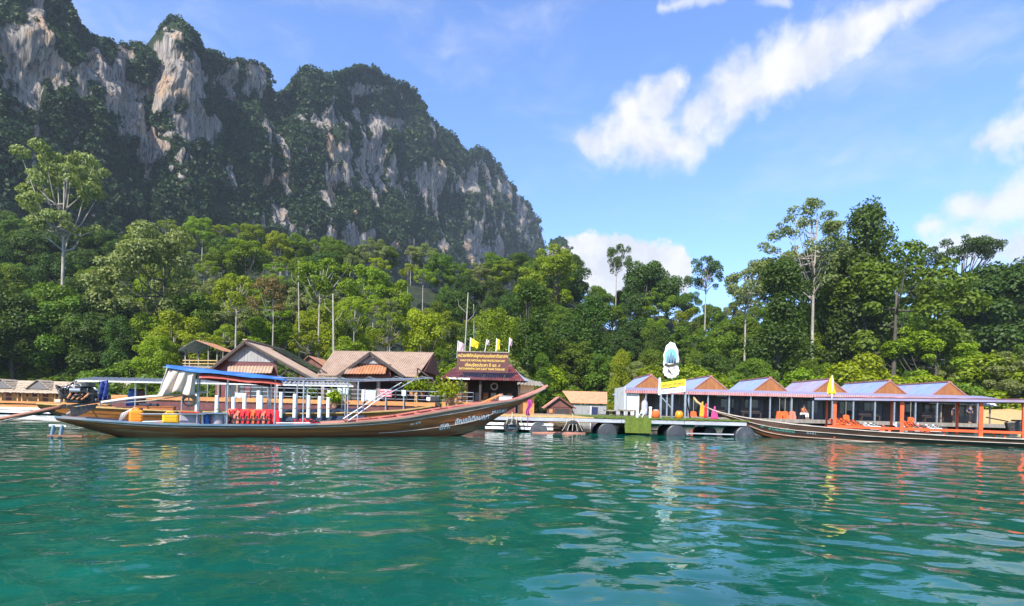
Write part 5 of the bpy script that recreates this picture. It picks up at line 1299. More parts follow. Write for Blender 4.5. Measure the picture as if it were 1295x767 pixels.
def bucket(px, pyt, pyb, wpx, mat, lab, nm, off=-.5, cat='bucket'):
    b0 = B1.loc(px, pyb, off); h = B1.loc(px, pyt, off)[2] - b0[2]; r = (B1.loc(px + wpx / 2, pyb, off) - B1.loc(px - wpx / 2, pyb, off)).length / 2
    o = b1thing(nm, lab, cat, b0)
    MB().lathe([(.01, 0), (r * .86, 0), (r * .9, .03), (r, h * .94), (r * 1.05, h * .94), (r * 1.05, h), (r * .92, h), (r * .84, .05), (.01, .05)], (0, 0, 0), 20).build('shell', mat, o, smooth=False)
    MB().tube([(-r, 0, h * .9), (-r * .7, -r * .8, h * .7), (r * .7, -r * .8, h * .7), (r, 0, h * .9)], .008, 5).build('bail', 'steel', o)
bucket(261.5, 524.5, 538.5, 10, 'plastic_blue', 'small blue bucket under the boat table', 'bucket'); bucket(276, 524, 539, 19, 'plastic_grey', 'grey plastic tub under the boat table', 'plastic_tub', cat='tub')
b0 = B1.loc(240, 538, -.45); o = b1thing('cool_box', 'grey cool box under the red bench top', 'cool box', b0)
MB().box((0, 0, .17), (.50, .34, .34)).build('body', 'plastic_grey', o, bevel=.03); MB().box((0, 0, .355), (.52, .36, .03)).build('lid', 'canvas_white', o, bevel=.01)
b0 = B1.loc(232, 524, -.2)
# life vests
def vest_mesh(): pass
def vest(base, rz, tilt, mat, lab, group, w=.44, h=.46, t=.12, strap=True, name='life_vest', rx=0):
    o = thing(name, lab, 'life vest', base, rz, group); o.rotation_euler = (rx, tilt, rz)
    W2 = w / 2
    for sgn in (-1, 1):
        poly = [(sgn * .03, -t / 2, 0), (sgn * W2, -t / 2, 0), (sgn * W2 * 1.02, -t / 2, h * .5), (sgn * W2 * .80, -t / 2, h * .62), (sgn * W2 * .78, -t / 2, h * .95), (sgn * W2 * .5, -t / 2, h), (sgn * W2 * .3, -t / 2, h * .80), (sgn * .03, -t / 2, h * .60)]
        if sgn < 0: poly = poly[::-1]
        MB().prism(poly, (0, t * .45, 0)).build('front_panel', mat, o, bevel=.02)
    poly = [(-W2, 0, 0), (W2, 0, 0), (W2, 0, h * .5), (W2 * .8, 0, h * .62), (W2 * .78, 0, h), (W2 * .4, 0, h * 1.06), (-W2 * .4, 0, h * 1.06), (-W2 * .78, 0, h), (-W2 * .8, 0, h * .62), (-W2, 0, h * .5)]
    MB().prism(poly, (0, t * .5, 0)).build('back_panel', mat, o, bevel=.02)
    if strap:
        for zz in (.2, .48): MB().box((0, -t / 2 - .006, h * zz), (w * 1.03, .014, .04)).build('strap', 'strap_black', o)
        for sgn in (-1, 1): MB().box((sgn * w * .28, -t / 2 - .009, h * .38), (.035, .014, h * .7)).build('strap', 'strap_black', o)
    return o
cols = ['vest_coral', 'vest_red', 'vest_red', 'vest_orange', 'vest_red', 'vest_coral', 'vest_red', 'vest_red', 'vest_red']
for i in range(9):
    px = 291 + i * 6.6; b0 = B1.loc(px, 538.5, -.52)
    lb = {0: 'first coral life vest of the stack, against the grey tub', 8: 'last red life vest of the upright stack on the longtail'}.get(i, 'life vest standing in the packed row on the longtail')
    vest(B1.W(b0), B1.ang + R(-22 if i < 7 else -6), R(12 if i < 7 else 3), cols[i], lb, 'life vests packed on the longtail', .46, .45, .17, i < 7)
for i, (px, py) in enumerate(((381, 537.5), (391, 537), (399, 536.5))):
    vest(B1.W(B1.loc(px, py, -.50)), B1.ang + .3 * i, 0, 'vest_red', ('red life vest lying flat on the boat floor by the navy tarp', 'red life vest lying between two others by the navy tarp', 'red life vest lying forward of the others by the navy tarp')[i], 'flat red vests on the longtail', .40, .42, .09, True, rx=R(-72))
b0 = B1.loc(317, 524, .2); o = b1thing('wash_basin', 'blue plastic basin behind the row of red vests', 'basin', B1.loc(317, 523, .2)); MB().lathe([(.01, 0), (.13, 0), (.19, .09), (.20, .09), (.14, .01), (.01, .01)], (0, 0, 0), 18).build('bowl', 'plastic_blue', o)
# rope bundle hung at the aft roof post
o = b1thing('rope_coil', 'tan coil of rope hanging by the aft roof post', 'rope', B1.loc(238, 521, .2))
for k in range(5): MB().torus((.01 * k, 0, .30 + .01 * k), .13 + .012 * k, .022, 'Y', 18, 6).build('loop', 'rope', o, smooth=True)
MB().beam((0, 0, .3), (0, 0, 1.5), .02).build('hanger', 'rope', o)
# bow ribbons of the longtail
p = B1.loc(666, 506, 0); o = b1thing('bow_ribbon', 'magenta cloth ribbon tied below the longtail prow', 'ribbon', p)
rows = [[Vector((.06 * math.sin(j) + i * .035 - .08, -.16 + .03 * math.sin(i * 2 + j), -.1 * j)) for i in range(6)] for j in range(7)]
MB().grid(rows, (0, .01, 0)).build('sash', 'cloth_magenta', o, smooth=True)
MB().tube([(-.02, -.14, .1), (-.03, -.16, -.5), (-.05, -.2, -1.1)], .018, 6).build('hanging_cord', 'cloth_magenta', o)
# white framed board standing on the foredeck
o = b1thing('bow_crate', 'white painted hatch box on the longtail foredeck', 'hatch', B1.loc(637, 507, .05)); MB().box((0, 0, .08), (.55, .34, .16)).build('box', 'canvas_white', o, bevel=.015); MB().box((0, 0, .17), (.6, .38, .02)).build('lid', 'white_paint', o)

# ---------------- second longtail behind, with tin awning and navy tarp
S2, E2 = (PX(52, 20.2), 20.2), (PX(545, 25.6), 25.6); L2 = math.hypot(E2[0] - S2[0], E2[1] - S2[1])
u = lambda t: [(a * L2, b) for a, b in t]
B2 = Boat('longtail_boat', 'varnished longtail boat with long grey tin awning behind the front boat', S2, E2, L2,
          u([(0, .8), (.1, .72), (.3, .62), (.6, .62), (.8, .72), (.92, .85), (1, 1.05)]), u([(0, .6), (.05, .2), (.12, -.1), (.3, -.2), (.8, -.15), (.9, .1), (.96, .55), (1, 1.0)]),
          u([(0, .4), (.1, .65), (.3, .85), (.6, .85), (.8, .6), (.92, .28), (1, .08)]), -1)
B2.strakes([(0, .45, 'hull_dark', 0), (.45, .7, 'wood_varnish', .012), (.7, .95, 'wood_varnish', .024)], 50, 'wood_varnish')
B2.rail('gunwale', 'wood_ochre', .10, .05, 0, .02); B2.floor(.2, L2 * .06, L2 * .9, 'wood_varnish')
for i in range(8): B2.thwart(L2 * (.12 + .09 * i), .5, 'wood_varnish', .24)
xa, xb = B2.loc(95, 480, -.95)[0], B2.loc(447, 486, -.95)[0]
za, zb = B2.loc(95, 480, -.95)[2], B2.loc(440, 487, -.95)[2]
for k in range(4):
    x0, x1 = xa + (xb - xa) * k / 4, xa + (xb - xa) * (k + 1) / 4 - .02; z0, z1 = za + (zb - za) * k / 4, za + (zb - za) * (k + 1) / 4
    MB().corr((x0, .95, z0 + .16), (x1, .95, z1 + .16), (x1, -.95, z1), (x0, -.95, z0), 14, .03).build('awning_sheet', 'tin_grey', B2.root)
for i in range(7):
    x = xa + .3 + (xb - xa - .6) * i / 6; z = za + (zb - za) * i / 6
    for off in (-.8, .8): MB().tube([(x, off, .55), (x, off, z + .02 + (.13 if off > 0 else 0))], .025, 6).build('awning_post', 'steel', B2.root)
MB().beam((xa, -.93, za - .05), (xb, -.93, zb - .05), .03, .06).build('awning_rail', 'white_paint', B2.root)
rows = []
x0, x1 = B2.loc(345, 528, -.9)[0], B2.loc(464, 528, -.9)[0]
for i in range(31):
    x = x0 + (x1 - x0) * i / 30; row = []
    for j in range(9):
        t = -1 + 2 * j / 8; row.append((x, t * (B2.smooth(2, x) + .07), B2.sheer(x) + .16 * (1 - abs(t) ** 2.5) - (.32 if abs(t) == 1 else 0) + .02 * math.sin(i * 1.7 + j)))
    rows.append(row)
MB().grid(rows, (0, 0, -.012)).build('navy_tarp', 'tarp_navy', B2.root, smooth=True)
def b2thing(name, label, cat, base, group=None): return thing(name, label, cat, B2.W(base), B2.ang, group)
for i, (px, pyt, pyb, lab) in enumerate(((249, 499, 522, 'beside the aft roof post of the front boat'), (274, 501, 520, 'behind the grey tub'), (295, 503, 522, 'short one behind the first vests'), (309, 500, 521, 'behind the middle vests'), (326.5, 495, 520, 'tallest of the pair behind the last vests'), (330, 501, 521, 'lower of the pair behind the last vests'), (355, 497, 519, 'over the start of the navy tarp'), (372.5, 499, 519, 'over the flat red vests'), (390, 501, 519, 'over the middle of the navy tarp'), (404, 502, 519, 'near the front of the navy tarp'), (415, 503.5, 519, 'at the front end of the navy tarp'))):
    b0 = B2.loc(px, pyb, -1.0); h = B2.loc(px, pyt, -1.0)[2] - b0[2]
    o = b2thing('mooring_post', f'white pipe post standing {lab}', 'post', b0 + Vector((0, 0, -.3)), 'white pipe posts along the second longtail')
    MB().lathe([(.01, 0), (.072, 0), (.072, h + .3), (.06, h + .32), (.01, h + .32)], (0, 0, 0), 12).build('pipe', 'white_paint', o, smooth=False)
    MB().lathe([(.076, .35), (.08, .36), (.08, .40), (.076, .41)], (0, 0, 0), 12).build('rope_lashing', 'rope', o)
# pontoon walkway that carries the posts
pw = b2thing('pontoon_walkway', 'narrow plank pontoon between the second longtail and the restaurant raft', 'pontoon', (0, 1.4, 0))
MB().bb(2.5, L2 * .86, -.35, .9, .30, .46).build('deck', 'wood_red', pw)
for i in range(8): MB().lathe([(.01, -.45), (.24, -.44), (.24, .45), (.01, .46)], (3.2 + i * 1.55, .3, .15), 12, 'X').build('float', 'float_black', pw)
for i, (px, mat, lab) in enumerate(((168, 'plastic_blue', 'blue cloth hanging under the aft end of the tin awning'), (176, 'maroon', 'dark red cloth hanging under the aft end of the tin awning'))):
    b0 = B2.loc(px, 514, .3); zt_ = B2.loc(px, 492, .3)[2]
    rows = [[Vector((-.15 - .08 * j / 6 + (.30 + .16 * j / 6) * k / 6, .03 * math.sin(k * 2 + j), (zt_ - b0[2]) * (1 - j / 6))) for k in range(7)] for j in range(7)]
    o = b2thing('hanging_cloth', lab, 'cloth', b0, None); MB().grid(rows, (0, .01, 0)).build('sheet', mat, o, smooth=True)
    MB().beam((0, 0, zt_ - b0[2] - .02), (0, 0, zt_ - b0[2] + .35), .02).build('cord', 'rope', o)
# brown cabin sides between awning and hull
o = b2thing('cabin_bench', 'varnished brown bench box in the stern of the second longtail', 'bench', B2.loc(196, 527, -.2))
MB().box((0, 0, .2), (1.3, .5, .34)).build('box', 'wood_varnish', o, bevel=.01); MB().box((0, 0, .385), (1.34, .54, .03)).build('seat_board', 'wood_varnish', o); MB().box((-.2, 0, .45), (.6, .4, .1)).build('cushion', 'tarp_navy', o, bevel=.03)
o = b2thing('bench_panel', 'orange varnished panel in the stern of the second longtail', 'panel', B2.loc(134, 530, -.3)); MB().box((0, 0, .16), (.9, .05, .24)).build('panel', 'wood_orange', o); MB().box((0, -.03, .29), (.95, .08, .03)).build('rail', 'canvas_white', o)
for s in (-.5, .0): MB().box((s + .05, .05, .12), (.05, .08, .5)).build('post', 'cloth_navy', o)

# ---------------- dark longtail at the right with orange frame
S3, E3 = (9.05 + .903 * 16.2, 27.1 - .43 * 16.2), (9.05, 27.1); L3 = math.hypot(E3[0] - S3[0], E3[1] - S3[1])
u = lambda t: sorted((L3 - a, b) for a, b in t)
B3 = Boat('longtail_boat', 'dark longtail boat with orange posts and rails moored at the dock', S3, E3, L3,
          u([(0, 1.58), (.35, 1.32), (1, 1.10), (2.1, .88), (4.2, .63), (7, .45), (10, .36), (12.2, .33), (L3, .42)]),
          u([(0, 1.52), (.5, 1.22), (1.2, .9), (2.0, .62), (2.5, .2), (3.0, -.05), (4.0, -.2), (8, -.25), (14, -.2), (L3, .1)]),
          u([(0, .07), (.5, .12), (1.2, .22), (2.1, .38), (3.2, .56), (5, .78), (8, .9), (12, .88), (L3, .6)]), 1)
B3.strakes([(0, .45, 'hull_bottom', 0), (.45, .70, 'hull_black', .012), (.70, .86, 'hull_dark', .022), (.86, .98, 'hull_dark', .03)], 60, 'hull_dark')
B3.rail('gunwale', 'rub_strip', .08, .035, .01, .02); B3.rail('rubbing_strip', 'rub_strip', .03, .022, 0, .035, v=.70); B3.rail('waterline_strip', 'rub_strip', .025, .02, 0, .03, v=.36, x1=L3 - 2.4)
B3.floor(.08, 1, L3 - 3.2, 'wood_weathered')
for i in range(6): B3.thwart(L3 - 3.4 - i * .9, B3.sheer(L3 - 3.4 - i * .9) - .06, 'hull_dark', .12)
lx = lambda px, py=545, off=.8: B3.loc(px, py, off)
MB().tube([(L3 - .3, 0, 1.34), (L3 + .02, 0, 1.60), (L3 + .16, 0, 1.80)], [.075, .06, .045], 6).build('prow', 'wood_ochre', B3.root)
B3.text('สาวสวยเขื่อน', lx(972, 540, .5)[0], lx(1005, 543, .62)[0], .38, .19, 'letter_green', .02); B3.text('8181', lx(1020, 549, .7)[0], lx(1032, 550, .72)[0], .36, .12, 'plank_grey', .02); B3.text('ส', lx(962, 536, .45)[0], lx(967, 537, .48)[0], .33, .16, 'letter_green', .02)
# canopy
zc = B3.loc(1140, 507, .85)[2]
xc0, xc1 = B3.loc(1030, 505, .95)[0], .4
rows = []
for j in range(9):
    t = -1 + 2 * j / 8; rows.append([(xc0 + (xc1 - xc0) * i / 30, t * .98, zc + .10 * (1 - t * t) + .05 + .01 * math.sin(i * 2.1 + j)) for i in range(31)])
MB().grid(rows, (0, 0, -.02)).build('canopy', 'maroon', B3.root, smooth=True)
for off in (-.98, .98): MB().beam((xc0, off, zc + .03), (xc1, off, zc + .03), .03, .09).build('canopy_edge', 'tile_lilac', B3.root)
for px, side in ((1045, -1), (1055, 1), (1140, 1), (1240, 1), (1127, -1), (1210, -1), (1295, 1), (1345, 1)):
    off = side * .74; p = B3.loc(px, 545, off)
    MB().bb(p[0] - .065 * (1 if side > 0 else .6), p[0] + .065 * (1 if side > 0 else .6), off - .05, off + .05, B3.sheer(p[0]) - .10, zc + .06).build('canopy_post', 'paint_orange', B3.root)
xr0, xr1 = B3.loc(1046, 538, .80)[0], .6
for off in (-.72, .72):
    MB().beam((xr0, off, .60), (xr1, off, .56), .06, .10).build('bench_rail', 'paint_orange', B3.root)
for i in range(6):
    x = xr0 - .3 - i * (xr0 - xr1 - .5) / 5; MB().beam((x, -.7, .58), (x, .7, .58), .10, .05).build('cross_bar', 'paint_orange', B3.root); 
    for off in (-.6, .6): MB().beam((x, off, .1), (x, off, .58), .05).build('rail_leg', 'paint_orange', B3.root)
def b3thing(name, label, cat, base, group=None): return thing(name, label, cat, B3.W(base), B3.ang, group)
SV = [(1062, 543, 'vest_coral', 66, 'striped coral vest leaning just behind the two front orange posts'), (1069, 544, 'vest_orange', 60, 'orange vest between the first coral vest and the next'), (1077, 544, 'vest_coral', 68, 'coral vest with black straps on the second front seat'), (1085, 545, 'vest_orange', 62, 'orange vest at the aft end of the front seats'),
      (1108, 548, 'cloth_white', 74, 'pale vest slumped alone between front seats and middle post'), (1120, 549, 'vest_coral', 76, 'coral vest lying low before the middle orange post'), (1148, 550, 'cloth_white', 60, 'white vest right beside the middle orange post'), (1156, 550, 'vest_orange', 58, 'bright orange vest between the white vest and the faded one'),
      (1165, 550, 'cloth_faded', 62, 'faded pinkish vest aft of the bright orange one'), (1174, 551, 'vest_coral', 66, 'coral vest between the faded one and the last'), (1184, 551, 'cloth_white', 72, 'last pale vest of the seat row on the dark longtail')]
for i, (px, py, mat, tilt, lab) in enumerate(SV):
    b0 = B3.loc(px, py, .42) + Vector((0, 0, .16 + .05 * (i % 3 == 1))); vest(B3.W(b0), B3.ang + math.pi + .5 + .25 * math.sin(i * 2.3), 0, mat, lab, 'vests laid over the seats of the dark longtail', .44, .58, .16, True, rx=R(-tilt))
o = b3thing('stern_engine', 'black engine cover on the stern of the dark longtail', 'engine', B3.loc(1283, 548, 0)); MB().prism([(-.25, -.15, 0), (.2, -.15, 0), (.3, -.15, .42), (-.38, -.15, .5), (-.3, -.15, .3)], (0, .3, 0)).build('cowl', 'engine_black', o, bevel=.03); MB().tube([(.2, 0, .45), (.9, 0, .6)], .025, 6).build('tiller', 'steel_dark', o); MB().box((-.05, 0, .5), (.3, .2, .06)).build('lid', 'steel_dark', o, bevel=.02)
# bow sashes
p = B3.loc(890, 513, 0)
for i, (dx_, mat, lab, w, h) in enumerate(((.05, 'cloth_orange', 'orange sash tied round the bow of the dark longtail', .26, .56), (-.12, 'vest_red', 'red sash behind the orange one on the dark bow', .2, .5), (-.52, 'cloth_pink', 'bright pink sash hanging from the bow of the dark longtail', .36, .42))):
    b0 = Vector((p[0] + dx_, .12, B3.sheer(min(L3, p[0] + dx_)) + .02)); o = b3thing('cloth_sash', lab, 'sash', b0, 'sashes on the dark longtail bow')
    rows = [[Vector((-w / 2 * (.6 + .4 * j / 6) + w * (.6 + .4 * j / 6) * k / 6, .05 + .03 * math.sin(k * 2.2 + j * .6), -h * j / 6)) for k in range(7)] for j in range(7)]
    MB().grid(rows, (0, .012, 0)).build('tail', mat, o, smooth=True); MB().torus((0, -.08, .02), .15, .04, 'X', 14, 6).build('wrap', mat, o, smooth=True)
# yellow flag on the canopy
p0 = B3.W(B3.loc(1052, 505, .9))
fy = thing('flag', 'large yellow flag above the orange canopy posts', 'flag', p0, 0, None)
MB().tube([(0, 0, -.1), (0, 0, 1.02)], .02, 6).build('pole', 'white_paint', fy)
rows = [[Vector((-.02 + (.05 + .42 * j / 8 - (.1 if j == 8 else 0)) * (k / 7 - .5), .05 * math.sin(k * 1.7 + j * .5), 1.0 - .78 * j / 8 - .05 * abs(k / 7 - .5))) for k in range(8)] for j in range(9)]
MB().grid(rows, (0, .008, 0)).build('cloth', 'cloth_yellow', fy, smooth=True)
mr = MB(); a_ = B3.W((L3, 0, 1.62)); b_ = Vector((PX(925, 32), 32, .76)); mr.tube([a_, a_.lerp(b_, .5) + Vector((0, 0, -.1)), b_], .018, 6)
tag(mr.build('bow_line', 'rope', None, a_), 'mooring line from the dark longtail bow to the dock', 'rope')

# ================================================================ small things on deck, people
def deckthing(name, label, cat, px, Y, z=None, group=None): return thing(name, label, cat, (PX(px, Y), Y, zdk if z is None else z), 0, group)
for px, lab in ((806, 'white bollard post by the turf drape'), (822.5, 'white bollard post next to the orange float bag')):
    o = deckthing('bollard', lab, 'bollard', px, 25.6, group='white bollards on the turf dock'); h = PZ(px, 515, 25.6) - zdk
    MB().lathe([(.01, 0), (.07, 0), (.065, h - .05), (.08, h - .04), (.08, h), (.01, h + .02)], (0, 0, 0), 14).build('shaft', 'white_paint', o)
    MB().torus((0, 0, .12), .075, .02, 'Z', 14, 6).build('rope_turn', 'rope', o, smooth=True)
for px in (809, 812):
    pass
o = deckthing('folded_chair', 'white folded chair leaning beside the bollard on the turf', 'chair', 811, 26.2)
for s in (-.1, .08): MB().tube([(s - .05, 0, .02), (s + .18, .05, .42)], .016, 6).build('frame_bar', 'white_paint', o)
MB().beam((-.02, .0, .3), (.2, .05, .3), .02, .12).build('back_slat', 'white_paint', o)
for px, Y, r, mat, lab in ((829.5, 25.5, .20, 'vest_orange', 'round orange float bag beside the white bollard'), (859, 26.5, .19, 'plastic_orange', 'orange pot between the emblem sign legs')):
    o = deckthing('float_bag' if px < 840 else 'orange_pot', lab, 'bag' if px < 840 else 'pot', px, Y)
    MB().lathe([(.02, 0), (r * .8, .02), (r, .16), (r * .95, .28), (r * .6, .38), (.05, .40)], (0, 0, 0), 16).build('body', mat, o, smooth=True)
    MB().torus((0, 0, .385), r * .5, .018, 'Z', 14, 5).build('rim', 'canvas_white' if px < 840 else 'strap_black', o)
# picnic table
o = deckthing('log_table', 'brown log table with stools beside the white end wall', 'table', 782, 36.0)
MB().bb(-.9, .9, -.3, .3, .30, .38).build('top', 'wood_weathered', o)
for x in (-.7, -.25, .25, .7): MB().lathe([(.01, 0), (.11, 0), (.10, .30), (.01, .30)], (x, 0, 0), 10).build('leg', 'wood_dark', o)
o = deckthing('log_table', 'second log table between the white wall and the bollards', 'table', 795, 35.0)
MB().bb(-.6, .6, -.3, .3, .36, .43).build('top', 'wood_weathered', o)
for x in (-.45, .45): MB().lathe([(.01, 0), (.10, 0), (.09, .36), (.01, .36)], (x, 0, 0), 10).build('leg', 'wood_dark', o)
o = deckthing('gas_cylinder', 'grey gas cylinder under the porch of the white walled house', 'cylinder', 815, 49.5)
MB().lathe([(.05, 0), (.26, .05), (.28, .2), (.28, 1.1), (.2, 1.3), (.06, 1.36), (.06, 1.5), (.01, 1.5)], (0, 0, 0), 18).build('tank', 'plank_grey', o, smooth=True); MB().torus((0, 0, 1.5), .12, .02, 'Z', 14, 5).build('collar', 'steel', o)
# vests hung under the porch
for px, mat, lab in ((986, 'vest_orange', 'orange vest hung first under the raft house porch'), (993, 'vest_orange', 'orange vest hung second under the raft house porch'), (1002, 'vest_coral', 'paler coral vest hung third under the raft house porch'), (1070, 'vest_orange', 'orange vest hung behind the second pair of posts'), (1152, 'vest_orange', 'orange vest hung on the wall behind the middle orange post'), (877, 'vest_orange', 'orange vest hung near the brace of the emblem sign')):
    Yv = 49.4; pt = at(px, 521.5 if px < 1010 else 529 if px > 1100 else 526 if px > 1010 else 515, Yv); v = vest((pt.x, Yv, pt.z - .75), 0, 0, mat, lab, 'orange vests hung under the porches', .62, .78, .2, False)
    MB().beam((0, .05, .8), (0, .05, 2.55 - pt.z + .75), .02).build('hanger', 'rope', v)
# porch benches and tables of the raft houses
for px, lab in ((905, 'dark bench in the porch behind the orange sash'), (950, 'dark bench under the third gable porch'), (1100, 'dark bench in the porch aft of the yellow flag'), (1180, 'dark bench under the last gable porch')):
    o = deckthing('porch_bench', lab, 'bench', px, 50.6, .74, 'benches in the raft house porches')
    MB().bb(-.9, .9, -.2, .2, .42, .48).build('seat', 'wood_dark', o); MB().bb(-.9, .9, .18, .23, .55, .95).build('backrest', 'wood_dark', o)
    for x in (-.8, .8): MB().bb(x - .04, x + .04, -.18, .18, 0, .42).build('leg', 'wood_dark', o)
# restaurant things: laundry, notice boards, plants
YR_ = 32.3
def sheet(px0, px1, py0, py1, Y, mat, lab, nm='hanging_sheet', cat='cloth', wav=.04):
    a, b_ = at(px0, py0, Y), at(px1, py1, Y); o = thing(nm, lab, cat, (a.x, Y, b_.z), 0)
    MB().grid([[(( b_.x - a.x) * i / 8, wav * math.sin(i * 1.8 + j), (a.z - b_.z) * (1 - j / 5) - (.03 if i % 2 and j == 5 else 0)) for i in range(9)] for j in range(6)], (0, .012, 0)).build('sheet', mat, o, smooth=True)
    for s in (0, b_.x - a.x): MB().beam((s, .02, a.z - b_.z), (s, .02, a.z - b_.z + .1), .02).build('peg', 'wood_ochre', o)
sheet(414, 423, 494, 500, 33.1, 'cloth_white', 'small white towel on the restaurant rail'); sheet(427, 441, 491, 499, 33.1, 'cloth_paleblue', 'pale blue towel on the restaurant rail'); sheet(297, 311, 497, 504, 33.1, 'cloth_paleblue', 'pale blue cloth on the rail above the vests'); sheet(462, 475, 494, 508, 33.1, 'cloth_paleblue', 'large pale blue sheet hung beside the red notice')
def board(px0, px1, py0, py1, Y, mat, lab, lines=0, lmat='letter_white', post=True):
    a, b_ = at(px0, py0, Y), at(px1, py1, Y); o = thing('notice_board', lab, 'sign', (a.x, Y, .62), 0); zz = b_.z - .62
    MB().bb(0, b_.x - a.x, 0, .03, zz, a.z - .62).build('board', mat, o)
    for k in range(lines):
        z = zz + (a.z - b_.z) * (.16 + .7 * k / max(1, lines - 1)); lettering('lettering', ('อันตราย', 'ห้ามว่ายน้ำ', 'DANGER')[k % 3] * 2, .06 * (b_.x - a.x), .94 * (b_.x - a.x), z - .04, .11, lambda x, q: (x, -.006, q), lmat, o, .01)
    if post: MB().bb((b_.x - a.x) / 2 - .03, (b_.x - a.x) / 2 + .03, .03, .07, 0, a.z - .62).build('post', 'steel', o)
board(480, 495.5, 492.5, 502.5, 32.2, 'sign_red', 'red notice board with white lettering at the restaurant rail', 3); board(508, 513, 493.5, 501, 32.2, 'cloth_paleblue', 'small pale notice near the ochre post'); board(457.5, 460.5, 493, 508, 32.2, 'white_paint', 'narrow white panel beside the pale blue sheet')
def small_plant(px, pyb, pyt, Y, key, lab, wide=1.0):
    b_ = at(px, pyb, Y); h = PZ(px, pyt, Y) - b_.z; o = thing('potted_plant', lab, 'plant', b_, random.uniform(0, 6)); H = PROTO[key][0]; s = h / H
    rngp = np.random.default_rng(int(px)); C = rngp.normal(size=(420, 3)) * np.array([.32 * wide, .32 * wide, .3]) * h + np.array([0, 0, h * .62])
    C = C[C[:, 2] > .1 * h]
    V, Fq = leaf_quads(C, rngp.normal(size=C.shape) + np.array([0, -.3, .8]), np.full(len(C), .09), rngp); lm = PROTO[key][1].materials[0]
    link('leaves', mesh_np('leaves', V, Fq, lm), o)
    m = MB(); [m.tube([(0, 0, 0), (.1 * math.cos(a), .1 * math.sin(a), h * .3), (.25 * h * math.cos(a), .25 * h * math.sin(a), h * .75)], [.02, .015, .006], 5) for a in (0, 1.3, 2.5, 3.7, 5)]; m.build('stems', 'trunk_dark', o)
    MB().lathe([(.01, -.22), (.14, -.22), (.19, .08), (.21, .08), (.21, .12), (.16, .12), (.01, .06)], (0, 0, 0), 14).build('pot', 'tin_rust', o)
small_plant(567, 505, 486, 32.0, 'round_y', 'bushy yellow green plant beside the reception rail', 1.3); small_plant(423, 511, 497, 32.1, 'round_y', 'yellowish potted plant on the orange beam'); small_plant(521, 497, 484, 37.5, 'round_c', 'green plant behind the ochre post', 1.2); small_plant(534, 499, 483, 38, 'round_c', 'green plant right of the ochre post', 1.1); small_plant(582, 500, 487, 33.6, 'round_s', 'pale potted plant by the reception post', .6); small_plant(393, 508, 492, 36, 'round_a', 'dark potted plant behind the restaurant rail', .9)
# tables in the restaurant
for px, Y, lab in ((330, 36, 'low red table in the restaurant below the solar panels'), (375, 36.5, 'low red table right of the dark potted plant'), (300, 37, 'low red table at the restaurant left end'), (455, 37, 'low red table behind the pale blue sheet'), (500, 37, 'low red table behind the small pale notice')):
    o = thing('dining_table', lab, 'table', (PX(px, Y), Y, .62), 0, 'restaurant tables')
    MB().bb(-.7, .7, -.4, .4, .68, .73).build('top', 'wood_varnish', o)
    for x in (-.6, .6):
        for y in (-.32, .32): MB().bb(x - .03, x + .03, y - .03, y + .03, 0, .68).build('leg', 'wood_dark', o)
for px, lab in ((345, 'small motor scooter shaped bundle of gear on the restaurant rail'),): pass
o = thing('speaker_box', 'dark box of gear on the restaurant deck beside the bushy plant', 'box', (PX(550, 32.9), 32.9, 1.36 - .74), 0); MB().box((0, 0, .9), (.55, .3, .3)).build('case', 'steel_dark', o, bevel=.02); MB().box((-.35, 0, .88), (.3, .25, .22)).build('white_case', 'canvas_white', o, bevel=.02); MB().bb(-.4, .3, -.1, .1, 0, .75).build('stand', 'wood_dark', o)

